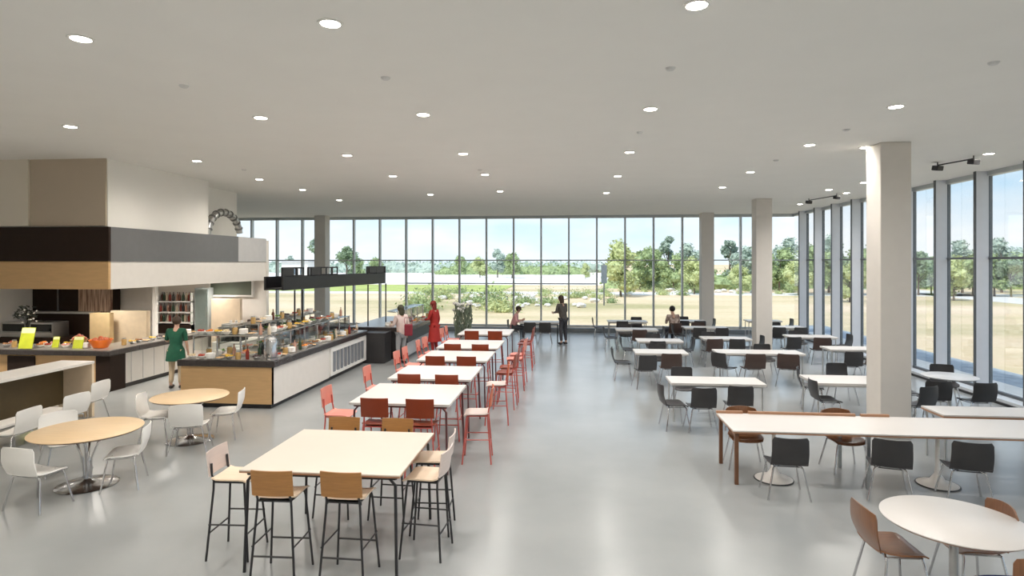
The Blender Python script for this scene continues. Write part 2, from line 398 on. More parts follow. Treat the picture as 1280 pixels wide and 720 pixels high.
tag(MB().box(px_x(264,16.5), px_x(300,16.5), 16.5, 16.62, .0, 1.95).build('partition_panel', mat('beige_screen', (.64,.52,.38), .6)), 'beige screen panel below the dark serving hatch', 'partition')
sv = thing('serving_hatch', 'dark green-grey serving hatch opening in the rear kitchen wall', 'hatch', (px_x(290,17), 16.95, 2.25))
MB().box(-.65,.65,.0,.04,-.22,.28).build('opening_panel', mat('hatch_green', (.10,.12,.09), .5), sv)
MB().box(-.7,.7,-.03,.05,-.27,-.22).box(-.7,.7,-.03,.05,.28,.33).box(-.7,-.65,-.03,.05,-.22,.28).box(.65,.7,-.03,.05,-.22,.28).build('frame', WHITE, sv)

# left food counter
LX, LY = -10.62, 12.9
lc = thing('serving_counter', 'left food counter with dark stone top, dark corner and pale panelled side', 'counter', (LX, LY, 0))
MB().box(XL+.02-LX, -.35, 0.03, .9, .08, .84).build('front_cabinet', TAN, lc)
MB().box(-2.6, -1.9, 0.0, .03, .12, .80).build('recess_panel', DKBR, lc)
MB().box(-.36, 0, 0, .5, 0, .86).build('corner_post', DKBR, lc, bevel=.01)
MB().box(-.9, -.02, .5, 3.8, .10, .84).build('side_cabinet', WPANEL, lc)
seam = MB()
for i in range(8): seam.box(-.019, -.012, .7+i*.4, .706+i*.4, .12, .82)
seam.build('panel_seam', LGREY, lc)
MB().box(-.85, -.06, .5, 3.8, 0, .10).build('kickplate', BLACKM, lc)
MB().box(XL+.02-LX, .05, -.08, .9, .84, .95).box(-.95, .05, .9, 3.85, .84, .95).build('worktop', STONE, lc, bevel=.008)
MB().box(XL+.02-LX, .0, 0.0, .86, .95, .965).box(-.9, -.02, .86, 3.8, .95, .965).build('steel_inlay', STEELTOP, lc)

# islands
def island(name, label, x0, x1, y0, y1, front, side, loc_grille=None):
    t = thing(name, label, 'counter', (x1, y0, 0))
    w_ = x1-x0; l_ = y1-y0
    MB().box(-w_+.03, -.03, .03, l_-.03, .10, .86).build('cabinet', side, t)
    MB().box(-w_, -.0, .0, .03, .10, .86).build('front_panel', front, t)
    MB().box(-w_+.05, -.08, .07, l_-.05, 0, .10).build('kickplate', BLACKM, t)
    MB().box(-w_-.05, .05, -.05, l_+.03, .86, .985).build('worktop', STONE, t, bevel=.008)
    MB().box(-w_, -.01, .03, l_-.02, .985, .995).build('steel_inlay', STEELTOP, t)
    return t, l_
IX0, IX1, IY0, IY1 = -8.05, -6.05, 11.7, 17.25
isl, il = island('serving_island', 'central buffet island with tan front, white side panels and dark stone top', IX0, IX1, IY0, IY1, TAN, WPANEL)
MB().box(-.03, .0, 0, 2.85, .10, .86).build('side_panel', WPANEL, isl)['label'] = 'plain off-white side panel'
MB().box(-.03, .015, 2.92, il, .72, .86).box(-.03, .015, 2.92, il, .12, .20).box(-.03,.015,2.92,3.06,.2,.72).box(-.03,.015,il-.14,il,.2,.72).build('grille_frame', WHITE, isl)
g = MB()
for i in range(9): g.box(-.028, .006, 3.14+i*.26, 3.14+i*.26+.13, .2, .72)
g.build('grille_slats', mat('slat_grey', (.26,.28,.31), .4, .3), isl)
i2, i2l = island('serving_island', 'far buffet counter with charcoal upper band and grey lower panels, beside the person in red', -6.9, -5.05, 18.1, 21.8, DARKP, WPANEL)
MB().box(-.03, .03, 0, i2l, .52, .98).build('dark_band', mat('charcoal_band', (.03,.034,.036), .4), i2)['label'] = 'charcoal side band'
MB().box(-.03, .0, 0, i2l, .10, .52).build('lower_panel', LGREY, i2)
tag(MB().box(-6.2,-5.5,17.35,18.0,0,.9).build('cabinet', DARKP, bevel=.01), 'charcoal end cabinet closing the gap between the two buffet islands', 'cabinet')
# sneeze guards
def guard(label, x0,y0,x1,y1, z0=1.0, z1=1.46, n=4, depth=.32, side=1):
    t = thing('sneeze_guard', label, 'sneeze guard', (x0,y0,z0))
    dx,dy = x1-x0, y1-y0; Ln = math.hypot(dx,dy); ux,uy = dx/Ln, dy/Ln; nx,ny = -uy*side, ux*side
    ang = math.atan2(dy,dx)
    H_ = z1-z0
    MB().obox((dx/2+nx*depth/2, dy/2+ny*depth/2, H_), (Ln, depth, .012), (0,0,ang)).build('glass_shelf', SGLASS, t)
    MB().obox((dx/2, dy/2, H_*.62), (Ln-.05, .008, H_*.6), (0,0,ang)).build('glass_front', SGLASS, t)
    for i in range(n):
        q = i/(n-1)*.98+.01
        MB().tube([(dx*q,dy*q,0),(dx*q,dy*q,H_-.03),(dx*q+nx*depth*.9,dy*q+ny*depth*.9,H_-.005)], .018, 8).build('post', CHROME, t, True)
    MB().tube([(nx*depth,ny*depth,H_+.01),(dx+nx*depth,dy+ny*depth,H_+.01)], .014, 6).build('rail', STEEL, t, True)
    MB().tube([(0,0,H_),(dx,dy,H_)], .012, 6).build('rail', STEEL, t, True)
    return t
guard('glass sneeze guard on chrome posts along the front of the central buffet', -7.95,11.95,-6.35,11.95)
guard('long glass sneeze guard on chrome posts along the right side of the central buffet', -6.35,12.32,-6.35,16.75, n=7, side=1)
guard('glass sneeze guard on the far buffet counter', -5.4,18.3,-5.4,21.6, n=5, side=1)
guard('glass sneeze guard along the inner left edge of the central buffet', -7.8,12.6,-7.8,17.0, z1=1.55, n=6, side=-1)
# rear equipment counter behind island
tag(MB().box(-9.2,-8.4,14.6,16.8,0,.95).build('base_cabinet', WPANEL, bevel=.01), 'off-white cabinet with coffee equipment behind the central buffet', 'cabinet')
def equip(x, y, z, lab, w_=.5, h_=.45, m_=STEEL):
    t = thing('coffee_machine', lab, 'coffee machine', (x,y,z))
    MB().box(-w_/2,w_/2,-.2,.25,0,h_*.25).build('drip_base', BLACKM, t, bevel=.01)
    MB().box(-w_/2,w_/2,.0,.25,h_*.25,h_).build('body', m_, t, bevel=.02)
    MB().box(-w_/2,w_/2,-.18,.0,h_*.68,h_).build('brew_head', m_, t, bevel=.02)
    for q in (-.12,.12): MB().tube([(q,-.1,h_*.68),(q,-.1,h_*.5)], .02).build('spout', BLACKM, t)
    for q in (-.15,0,.15): MB().lathe([(.03,0),(.035,.07)], (q,.1,h_), 10).build('cup', SHELLW, t)
equip(-8.8, 14.95, .95, 'steel coffee machine with cups on top, nearest on the cabinet behind the buffet')
equip(-8.8, 16.2, .95, 'dark coffee machine furthest back on the cabinet behind the buffet', m_=BROWNP)
# urns
def urn(x,y,z,lab):
    t = thing('drinks_urn', lab, 'urn', (x,y,z), group='steel drinks urns')
    MB().lathe([(.13,0),(.13,.03),(.10,.05),(.12,.06),(.12,.36),(.10,.40)], n=18).build('tank', CHROME, t, True); tk=[c for c in t.children if c.name.startswith('tank')][0]
    MB().lathe([(.105,.40),(.09,.44),(.03,.46),(.015,.47),(.02,.50),(.001,.51)], n=16).build('lid', STEEL, t, True)
    MB().tube([(0,-.11,.12),(0,-.17,.12),(0,-.17,.08)], .012).build('tap', BLACKM, tk)
    for s_ in (-1,1): MB().tube([(s_*.11,0,.3),(s_*.16,0,.3),(s_*.16,0,.22),(s_*.11,0,.22)], .008).build('handle', BLACKM, t)
urn(-6.17,11.86,.996,'tall chrome urn at the front right corner of the central buffet')
urn(-7.3,16.95,.996,'chrome urn near the far end of the central buffet')
# hanging canopy rack
cx0, cy0, cx1, cy1 = -7.15, 14.3, -6.25, 19.7
cn = thing('overhead_canopy', 'long black hanging canopy with railings above the buffet, in front of the windows', 'canopy', (cx0,cy0,2.3))
dx,dy = cx1-cx0, cy1-cy0; ang = math.atan2(dy,dx); Ln = math.hypot(dx,dy)
MB().obox((dx/2,dy/2,.17),(Ln,.06,.34),(0,0,ang)).build('fascia', BLACKM, cn)
MB().obox((dx/2-.5,dy/2+.08,.17),(Ln,.06,.34),(0,0,ang)).build('fascia', BLACKM, cn)
MB().obox((dx/2-.25,dy/2+.04,.03),(Ln,.5,.04),(0,0,ang)).build('deck', BLACKM, cn)
def alongc(q, off=0): return (dx*q-off*math.sin(ang), dy*q+off*math.cos(ang))
for a,b_ in ((0,.16),(.2,.46),(.78,1.)):
    m_ = MB(); 
    for z in (.36,.56):
        p,q = alongc(a), alongc(b_); m_.tube([(p[0],p[1],z),(q[0],q[1],z)], .022, 6)
    n_ = max(3,int((b_-a)*22))
    for i in range(n_+1):
        p = alongc(a+(b_-a)*i/n_); m_.tube([(p[0],p[1],.34),(p[0],p[1],.57)], .02 if i%2 else .035, 6)
    m_.build('railing', BLACKM, cn)
for i,(a,b_) in enumerate(((0,.08),(.22,.3),(.8,.98))):
    p,q = alongc(a),alongc(b_); mm_=((p[0]+q[0])/2,(p[1]+q[1])/2)
    MB().obox((mm_[0],mm_[1],.46),((b_-a)*Ln,.05,.2),(0,0,ang)).build('sign_panel', DARKP, cn)
for q in (.06,.12,.5,.75,.97):
    p = alongc(q,-.12); MB().tube([(p[0],p[1],0),(p[0],p[1],-1.3)], .022, 8).build('support_post', BLACKM, cn)

# ------------------------------------------------------------------ food and small items
FOODC = {'green salad':(.10,.22,.03),'red tomatoes':(.40,.05,.02),'yellow peppers':(.75,.48,.05),'orange carrots':(.75,.25,.04),'brown rolls':(.32,.14,.05),'cream pasta':(.75,.62,.42),'dark olives':(.06,.03,.03),'pink ham':(.68,.33,.27)}
food_protos = []
def food_bowl(nm, col, dish, dishmat, r=.092):
    t = thing('food_bowl', '', 'bowl')
    MB().lathe([(r*.45,0),(r*.5,.005),(r,.060),(r*.97,.065),(r*.9,.05),(r*.4,.012)], n=16).build('bowl', dishmat, t, True)
    m_ = MB()
    for i in range(16):
        a = random.uniform(0,2*PI); rr = r*.72*math.sqrt(random.random())
        m_.ball((rr*math.cos(a), rr*math.sin(a), .055+random.uniform(0,.03)), random.uniform(.015,.025), 8, jit=.15)
    m_.build('food', mat('food_'+nm.replace(' ','_'), col, .5, var=.25, scale=25), t, True)
    return t
for i,(n_,c_) in enumerate(FOODC.items()):
    if i%2: dn, dm = 'white bowl', SHELLW
    else: dn, dm = 'steel bowl', STEEL
    food_protos.append(('%s heaped with %s' % (dn,n_), food_bowl(n_, c_, dn, dm)))
tray = thing('serving_tray','', 'tray')
MB().box(-.11,.11,-.075,.075,0,.010).box(-.12,.12,-.085,-.075,0,.035).box(-.12,.12,.075,.085,0,.035).box(-.12,-.11,-.075,.075,0,.035).box(.11,.12,-.075,.075,0,.035).build('tray_body', STEEL, tray, bevel=.004)
m_ = MB()
for i in range(26): m_.ball((random.uniform(-.085,.085),random.uniform(-.05,.05),.028),.022,8,(1.2,.9,.8),.1)
m_.build('food', mat('food_pastry',(.62,.40,.20),.5,var=.3,scale=20), tray, True)
plates = thing('plate_stack','', 'plate stack')
m_ = MB()
m_.lathe([(.05,0),(.06,.0),(.085,.012)]+sum([[(.092,.02+i*.012),(.086,.027+i*.012)] for i in range(9)],[])+[(.06,.115)], n=20)
m_.build('plates', SHELLW, plates, True)
jar = thing('glass_jar','', 'jar')
MB().lathe([(.05,0),(.055,.01),(.055,.13),(.04,.15)], n=14).build('jar_body', mat('jar_preserve',(.5,.32,.12),.1,var=.3), jar, True)
MB().lathe([(.045,.15),(.045,.175),(.01,.18)], n=14).build('lid', STEEL, jar, True)
TYPES = [(lb,pr) for lb,pr in food_protos]+[('steel tray of golden pastries',tray),('stack of white plates',plates),('amber preserve jar',jar)]+[('%s bottle'%n_,b_) for n_,b_ in bps]
USEDL = set(); TI = [0]
def scatter(x, y, z, where, i, part='', rz=0):
    w2 = (part+' '+where).strip()
    order = list(range(len(TYPES))); random.shuffle(order)
    order.sort(key=lambda q: (TYPES[q][0]+w2 in USEDL, q >= 11))
    if random.random() < .48: order.sort(key=lambda q: (TYPES[q][0]+w2 in USEDL, q < 8))
    lb, pr = TYPES[order[0]]; USEDL.add(lb+w2)
    place(pr, (x,y,z), random.uniform(-.06,.06)+(PI/2 if pr is tray and rz else 0), lb+' '+w2, 'dishes '+where)
def third(k_, n): return 'near end' if k_ < n/3 else ('middle' if k_ < 2*n/3 else 'far end')
IZ = .997
i = 0
ROWS = [(8,-7.85,.20,11.79,0,IZ,'in the front row of the central buffet',''),(8,-7.75,.19,12.2,0,IZ,'just behind the front glass of the central buffet',''),(7,-7.65,.19,12.5,0,IZ,'in the second row behind the front glass',''),
 (9,-7.85,.19,12.08,0,1.475,'on top of the front glass guard',''),
 (23,-6.2,0,12.14,.218,IZ,'of right edge of central buffet','t'),(18,-6.6,0,12.95,.200,IZ,'of row under long glass shelf','t'),(20,-6.5,0,12.5,.205,1.475,'on top of long glass guard','t'),
 (18,-7.5,0,12.9,.24,IZ,'of inner row of central buffet','t'),(5,-6.93,0,13.1,.25,IZ,'of middle row of central buffet','t'),
 (14,-5.22,0,18.3,.245,.997,'of edge of far buffet counter','t'),(12,-5.75,0,18.4,.28,.997,'of inner row of far buffet counter','t'),
 (12,LX-.3,0,13.75,.24,.967,'of side run of left food counter','t')]
for n_r,x_,dx_,y_,dy_,z_,wh,tt in ROWS:
    for k_ in range(n_r):
        scatter(x_+k_*dx_+(random.uniform(-.03,.03) if dy_ else 0), y_+k_*dy_, z_, wh, i, third(k_,n_r) if tt else '', rz=dx_); i += 1
# raised shelf with items in the island centre
rs = thing('display_shelf', 'steel two-level display shelf in the middle of the central buffet', 'shelf', (-7.25, 13.6, .997))
for z in (.36,.58): MB().box(-.16,.16,-.6,2.9,z,z+.02).build('shelf_board', STEEL, rs)
for y in (-.55,.6,1.7,2.85):
    for x in (-.15,.15): MB().tube([(x,y,0),(x,y,.6)],.012).build('upright', STEEL, rs)
for k_ in range(15): scatter(-7.25, 13.1+k_*.23, .997+.60, 'on top of steel display shelf', i, third(k_,15)+''); i += 1
for k_ in range(12): scatter(-7.25, 13.15+k_*.28, .997+.38, 'on lower board of steel display shelf', i, third(k_,12)+''); i += 1
# left counter foreground items
CZ = .967
def fcx(px, y): return px_x(px, y)
ob = thing('serving_bowl','large bright orange bowl of fruit on the corner of the left food counter','bowl',(fcx(126,13.25),13.25,CZ))
MB().lathe([(.12,0),(.15,.01),(.24,.17),(.25,.20),(.235,.20),(.14,.03)], n=28).build('bowl', mat('orange_glaze',(.85,.18,.01),.3), ob, True)
for j in range(9):
    a = j*2*PI/8; rr = .13 if j<8 else 0
    MB().ball((rr*math.cos(a),rr*math.sin(a),.19+.04*(j==8)),.055,12).build('fruit', mat('red_fruit',(.45,.10,.03),.4,var=.2), ob, True)
def card(px, y, wd, ht, lab, tilt=.25):
    t = thing('menu_card', lab, 'sign', (fcx(px,y), y, CZ), .05)
    MB().obox((0,0,ht/2),(wd,.012,ht),(-tilt,0,0)).build('card', mat('lime_card',(.52,.58,.03),.5,var=.1,scale=8), t)
    MB().obox((0,.0+ht*.33*tilt+.0,ht*.84),(wd*.94,.014,ht*.24),(-tilt,0,0)).build('pale_header', mat('pale_lime',(.80,.82,.45),.5), t)['label']='pale header strip'
    MB().obox((0,.09,ht*.4),(wd*.2,.01,ht*.82),(tilt,0,0)).build('prop', SHELLW, t)
card(34, 12.95, .34, .50, 'large lime green leaning menu card at the left end of the food counter')
card(70, 13.2, .16, .26, 'small lime green card beside the fruit trays on the left food counter')
card(98, 13.1, .24, .28, 'lime green card left of the orange bowl on the left food counter')
for j,px in enumerate((8,18,50,60,82,108)):
    scatter(fcx(px,13.2), 13.2, CZ, 'on the front run of the left food counter', j)
for j,px in enumerate((14,52,66,82)):
    lb,pr = food_protos[(1,3,7,2)[j]]; place(pr,(fcx(px,13.5),13.55,CZ),0,lb+' in the second row of the left food counter','dishes in the second row of the left food counter')
bk = thing('bread_basket','wide basket piled with reddish fruit behind the lime cards','basket',(fcx(99,13.6),13.60,CZ))
MB().lathe([(.12,0),(.18,.14),(.19,.15),(.16,.13)], n=24).build('basket', mat('wicker',(.45,.28,.13),.7,var=.3,scale=40,bump=.5), bk, True)
m_ = MB()
for j in range(26):
    a=random.uniform(0,2*PI); rr=.13*math.sqrt(random.random()); m_.ball((rr*math.cos(a),rr*math.sin(a),.16+.10*(1-rr/.13)),.036,10)
m_.build('fruit', mat('coral_fruit',(.55,.16,.10),.4,var=.3), bk, True)
# tall bouquet
bq = thing('flower_vase','tall vase with dark leaves and white flowers at the left end of the food counter','vase',(fcx(33,13.8),13.8,CZ))
MB().lathe([(.06,0),(.075,.1),(.04,.3),(.05,.4),(.045,.4),(.03,.3)], n=16).build('vase', mat('smoky_glass',(.3,.28,.26),.1), bq, True)
m_ = MB(); wf = MB()
for j in range(90):
    a=random.uniform(0,2*PI); b_=random.uniform(-.2,1.4); r_=.26*random.random()**.5
    p=Vector((r_*math.cos(a)*math.cos(b_), r_*math.sin(a)*math.cos(b_), .68+.30*math.sin(b_)*random.random()))
    m_.obox(p,(.09,.03,.006),(random.uniform(-1,1),random.uniform(-1,1),a))
for j in range(12):
    a=random.uniform(0,2*PI); m_.tube([(0,0,.35),(.2*math.cos(a),.2*math.sin(a),.75)],.004,4)
m_.build('leaves', mat('dark_leaf',(.02,.025,.015),.5,var=.4), bq)
for j in range(14):
    a=random.uniform(0,2*PI); wf.ball((.2*math.cos(a),.2*math.sin(a),random.uniform(.5,.9)),.025,8,(1,1,.7),.2)
wf.build('blossom', SHELLW, bq, True)

# ------------------------------------------------------------------ chairs
def shell_chair(name, shell_m, leg_m, waist=0., legspread=.03, seat_h=.44, top=.81, wide=.45, cush=None, topcurve=0.):
    t = thing(name, '', 'chair')
    w2 = wide/2
    def seatf(u, v):
        y = .23-.43*v
        z = seat_h + (-.028*(1-v/.18)**2 if v < .18 else 0) + .022*max(0,(v-.75)/.25)**2
        ww = w2*(1-.10*(1-v)**2*0 - .12*max(0,(.15-v)/.15)) * (1-waist*max(0,(v-.6)/.4))
        z += .022*abs(u)**3 - .012*(1-u*u)*math.sin(PI*v)
        return (-u*ww, y-.02*u*u*(1-v), z)
    def backf(u, v):
        z = seat_h+.01 + (top-seat_h-.01)*v - topcurve*u*u*v
        y = -.19 - .055*math.sin(min(1,v*1.6)*PI/2) - .035*v
        ww = w2*(1-waist*(1-min(1,v/.35))**1 - .05*v - .10*max(0,(v-.9)/.1)**2)
        return (-u*ww, y + .045*u*u*(.3+.7*v), z)
    MB().sheet(seatf, 10, 10, .014).build('seat', shell_m, t, True)
    MB().sheet(backf, 10, 10, .012).build('backrest', shell_m, t, True)
    if cush:
        MB().sheet(lambda u,v: (lambda p:(p[0]*.92,p[1]*.92+.01,p[2]+.028*(1-abs(u)**4)))(seatf(u,v)), 10,10,.02).build('cushion', cush, t, True)['label']='navy seat cushion'
    for sx in (-1,1):
        for sy,yb in ((1,.17),(-1,-.14)):
            MB().tube([(sx*.10,yb*.8,seat_h-.012),(sx*(w2-.055),yb,seat_h-.035),(sx*(w2-.045),yb,seat_h-.06),(sx*(w2+legspread),yb+sy*.06,0)], .0115, 8).build('leg', leg_m, t, True)
    MB().tube([(-w2+.06,-.13,seat_h-.03),(w2-.06,-.13,seat_h-.03)],.008,6).tube([(-w2+.06,.15,seat_h-.03),(w2-.06,.15,seat_h-.03)],.008,6).tube([(-w2+.06,-.13,seat_h-.03),(-w2+.06,.15,seat_h-.03)],.008,6).tube([(w2-.06,-.13,seat_h-.03),(w2-.06,.15,seat_h-.03)],.008,6).build('seat_frame', leg_m, t, True)
    return t
dark_chair = shell_chair('dining_chair', DARKP, CHROME)
brown_chair = shell_chair('dining_chair', BROWNP, CHROME, wide=.5)
white_chair = shell_chair('dining_chair', SHELLW, CHROME, waist=.12, wide=.50, topcurve=.02)
wood_chair = shell_chair('dining_chair', WALNUT, CHROME, waist=.22, wide=.47, top=.82, topcurve=.03)
navy_chair = shell_chair('dining_chair', WALNUT, CHROME, waist=.22, wide=.47, top=.82, topcurve=.03, cush=NAVY)
def bar_stool(backm, seatm, legm, seat_h=.73, b0=.85, b1=1.12):
    t = thing('bar_stool', '', 'stool')
    def seatf(u,v): return (-u*.19, .19-.37*v, seat_h+.012*abs(u)**3+(-.02*(1-v/.2)**2 if v<.2 else 0)+.02*max(0,(v-.8)/.2)**2)
    MB().sheet(seatf,8,8,.014).build('seat', seatm, t, True)
    def backf(u,v): return (-u*.195, -.215-.03*v+.025*u*u, b0+(b1-b0)*v)
    MB().sheet(backf,8,6,.013).build('backrest', backm, t, True)
    for s_ in (-1,1):
        MB().tube([(s_*.15,.14,seat_h-.02),(s_*.165,.15,seat_h-.08),(s_*.215,.21,0)], .0115, 8).build('leg', legm, t, True)
        MB().tube([(s_*.15,-.200,b0+.12),(s_*.155,-.192,b0),(s_*.16,-.17,seat_h-.01),(s_*.165,-.17,seat_h-.10),(s_*.215,-.22,0)], .0115, 8).build('leg', legm, t, True)
    zf = .27
    a=.165+.05*(1-zf/seat_h); 
    yf=.15+.06*(1-zf/seat_h); yb=-.17-.05*(1-zf/seat_h)
    MB().tube([(-a,yf,zf),(a,yf,zf)],.009,6).build('footrest', legm, t, True); MB().tube([(-a,yb,zf+.0),(a,yb,zf+.0)],.009,6).build('footrest', legm, t, True)
    for q in (-a,a): MB().tube([(q,yf,zf+.09),(q,yb,zf+.09)],.008,6).build('stretcher', legm, t, True)
    MB().box(-.16,.16,-.17,.15,seat_h-.035,seat_h-.02).build('seat_frame', legm, t)
    return t
oak_stool = bar_stool(PLY, BIRCHSEAT, BLACKM, seat_h=.80, b0=.84, b1=1.08)
pale_stool = bar_stool(SHEENPLY, BIRCHSEAT, BLACKM, seat_h=.80, b0=.84, b1=1.08)  # same stool, its back painted pale for window light on it
red_stool = bar_stool(REDP, REDP, REDF)
pink_stool = bar_stool(PINKP, PINKP, REDF)
orange_stool = bar_stool(ORANGEP, SHEENPLY, REDF)  # pale seat colour stands in for light reflected off it

# ------------------------------------------------------------------ tables
def rect_table(x0,x1,y0,y1,h,label,topm,legm,edge=None,th=.03,legr=.016,inset=.06,trestle=False, group=None):
    cx,cy=(x0+x1)/2,(y0+y1)/2; a,b_=(x1-x0)/2,(y1-y0)/2
    t = thing('dining_table', label, 'table', (cx,cy,0), 0, group)
    MB().box(-a,a,-b_,b_,h-th*.5,h).build('tabletop', topm, t, bevel=.004)
    MB().box(-a+.002,a-.002,-b_+.002,b_-.002,h-th,h-th*.5).build('top_edge', edge or topm, t)
    for sx in (-1,1):
        for sy in (-1,1):
            if trestle:
                MB().tube([(sx*(a-inset-.22),sy*(b_-inset),h-th-.015),(sx*(a-inset-.06),sy*(b_-inset),h-th-.02),(sx*(a-inset),sy*(b_-inset),h-th-.09),(sx*(a-inset+.02),sy*(b_-inset+.03),0)], legr, 8).build('leg', legm, t, True)
            else:
                MB().tube([(sx*(a-inset),sy*(b_-inset),h-th),(sx*(a-inset),sy*(b_-inset),0)], legr, 8).build('leg', legm, t, True)
    MB().box(-a+inset,a-inset,-b_+inset-.01,-b_+inset+.01,h-th-.035,h-th).box(-a+inset,a-inset,b_-inset-.01,b_-inset+.01,h-th-.035,h-th).box(-a+inset-.01,-a+inset+.01,-b_+inset,b_-inset,h-th-.035,h-th).box(a-inset-.01,a-inset+.01,-b_+inset,b_-inset,h-th-.035,h-th).build('apron_frame', legm, t)
    return t
def round_table(x,y,R,h,label,topm,edgem,style):
    t = thing('round_table', label, 'table', (x,y,0))
    MB().lathe([(.001,h-.012),(R-.004,h-.012),(R,h-.008),(R,h-.002),(R-.003,h),(.001,h)], n=56).build('tabletop', topm, t, True)
    MB().lathe([(R-.03,h-.03),(R-.004,h-.012)], n=56).build('top_edge', edgem, t)
    if style == 'rods':
        MB().lathe([(.36,0),(.37,.008),(.34,.02),(.2,.045),(.07,.07),(.05,.09)], n=40).build('base', CHROME, t, True)
        for j in range(4):
            a = j*PI/2+.5
            MB().tube([(.035*math.cos(a),.035*math.sin(a),.07),(.05*math.cos(a),.05*math.sin(a),.35),(.12*math.cos(a),.12*math.sin(a),.55),(.30*math.cos(a),.30*math.sin(a),h-.03)],.014,8).build('rod', CHROME, t, True)
        MB().lathe([(.09,.20),(.07,.28)], n=16).build('collar', BLACKM, t, True) if False else None
    else:
        MB().lathe([(.27,0),(.28,.008),(.26,.018),(.06,.03),(.04,.05)], n=36).build('base', CHROME, t, True)
        MB().tube([(0,0,.04),(0,0,h-.03)], .035, 16).build('pole', mat('satin_steel',(.5,.5,.49),.35,.7), t, True)
        MB().obox((0,0,h-.035),(.4,.05,.02)).obox((0,0,h-.035),(.05,.4,.02)).build('bracket', BLACKM, t)
    return t

# foreground high table with oak stools
rect_table(-3.19,-1.6,5.5,6.92,1.0,'large square cream high table in the foreground ringed by oak stools',TABLEC,BLACKM,edge=OAKEDGE,th=.03,trestle=True)
G='oak bar stools around the foreground high table'
S = 'oak bar stool, '
place(oak_stool,(-2.76,5.52,0),0.03,S+'left one of the two in front of the foreground high table',G)
place(oak_stool,(-2.10,5.55,0),-.02,S+'right one of the two in front of the foreground high table',G)
place(pale_stool,(-3.44,5.92,0),-PI/2+.05,'pale-backed bar stool at the left side of the foreground high table',G)
place(pale_stool,(-1.50,6.12,0),PI/2-.08,'nearer pale bar stool at the right side of the foreground high table',G)
place(pale_stool,(-1.56,6.66,0),PI/2+.04,'farther pale bar stool at the right side of the foreground high table',G)
place(oak_stool,(-2.80,6.98,0),PI,S+'left one of the two behind the foreground high table',G)
place(oak_stool,(-2.13,6.98,0),PI-.03,S+'right one of the two behind the foreground high table',G)
# row of white tables with red stools
tabs = [(8.3,9.68),(10.1,11.42),(12.05,13.4),(13.85,15.3),(16.5,17.9)]
on = ['nearest','second','third','fourth','farthest']
for i,(y0,y1) in enumerate(tabs):
    T = on[i]+' high table of the red row'
    rect_table(-3.16,-1.70,y0,y1,1.0,'white topped '+T,TABLEW,mat('dark_red_leg',(.10,.03,.03),.4),th=.035,trestle=True, group='white high tables with red stools')
    G = 'red stools along the row of white high tables'
    place(red_stool,(-2.72,y0+.02,0),random.uniform(-.04,.04),'red stool, left of two before the '+T,G)
    place(red_stool,(-2.08,y0+.02,0),random.uniform(-.04,.04),'red stool, right of two before the '+T,G)
    ls = (y0+.45,) if i<2 else (y0+.35,y0+.98)
    for j,y in enumerate(ls):
        place(pink_stool,(-3.46,y,0),-PI/2+random.uniform(-.1,.1),('nearer ' if len(ls)>1 and j==0 else 'farther ' if len(ls)>1 else '')+'coral pink stool left of the '+T,G)
    rs_ = [((y0+.68),)] if False else None
    rr = (y0+.72,) if i==0 else ((y0+1.05,) if i==1 else (y0+.3,y0+.95))
    for j,y in enumerate(rr):
        pr = (red_stool, orange_stool, red_stool, pink_stool, red_stool)[i]
        nm = ('red','orange red','red','coral pink','red')[i]
        if i==0: pr = orange_stool
        place(orange_stool if i==0 else pr,(-1.42+.03*i,y,0),PI/2+random.uniform(-.12,.12),('nearer ' if len(rr)>1 and j==0 else 'farther ' if len(rr)>1 else '')+(nm if i else 'orange red')+' stool right of the '+T,G)

# left round tables
round_table(-6.5,7.5,.66,.75,'near round maple cafe table on a chrome dish base at the left',MAPLE,EDGE,'rods')
round_table(-6.4,9.55,.60,.75,'farther round maple cafe table on a chrome dish base beside the buffet',MAPLE,EDGE,'rods')
G='white shell chairs at the round cafe tables'
def wc(x,y,tx,ty,lab,rot=None):
    a = math.atan2(ty-y,tx-x)-PI/2 if rot is None else rot
    place(white_chair,(x,y,0),a,lab,G)
wc(-6.52,6.76,0,0,'white shell chair seen from behind at the near side of the near round maple table',-.12)
wc(-5.98,7.55,-6.5,7.3,'white shell chair at the right of the near round maple table')
wc(-7.28,7.98,-6.5,7.5,'white shell chair on the far left side of the near round maple table')
wc(-6.02,8.98,-6.35,9.9,'white shell chair on the near side of the farther round maple table')
wc(-6.92,9.45,-6.2,9.7,'white shell chair at the left of the farther round maple table')
wc(-5.92,9.82,-6.6,9.6,'white shell chair at the right of the farther round maple table')
# white bar table at left edge with panel end
bt = thing('bar_table','long white counter-height table with slab end panel at the left edge','table',(-9.6,10.8,0))
MB().box(-.35,.35,-4.2,.05,1.03,1.08).build('tabletop', WPANEL, bt, bevel=.005)
MB().box(-.35,.35,-.02,.04,0,1.03).build('end_panel', mat('pale_oak_panel',(.72,.58,.42),.5,var=.04), bt)
MB().box(-.35,.35,-4.1,-4.05,0,1.03).build('end_panel', WPANEL, bt)
MB().box(-.30,-.25,-4.0,-.02,.25,.9).build('modesty_panel', mat('brown_panel',(.10,.07,.03),.5), bt)
MB().tube([(.25,-4.05,.25),(.25,-.02,.25)],.015).build('foot_rail', CHROME, bt)
bn = thing('bench','low white bench running beside the long white counter-height table','bench',(-9.0,8.9,0))
MB().box(-.17,.17,-1.6,.85,.40,.45).build('seat', WPANEL, bn, bevel=.01)
for y in (-1.45,.7): MB().box(-.13,.13,y-.03,y+.03,0,.40).build('leg', STEEL, bn)
wc(-8.5,9.35,-9.6,9.5,'white shell chair facing the long white counter-height table, its middle one', None)
wc(-8.95,10.35,-9.9,10.3,'white shell chair by the slab end of the long white counter-height table', None)
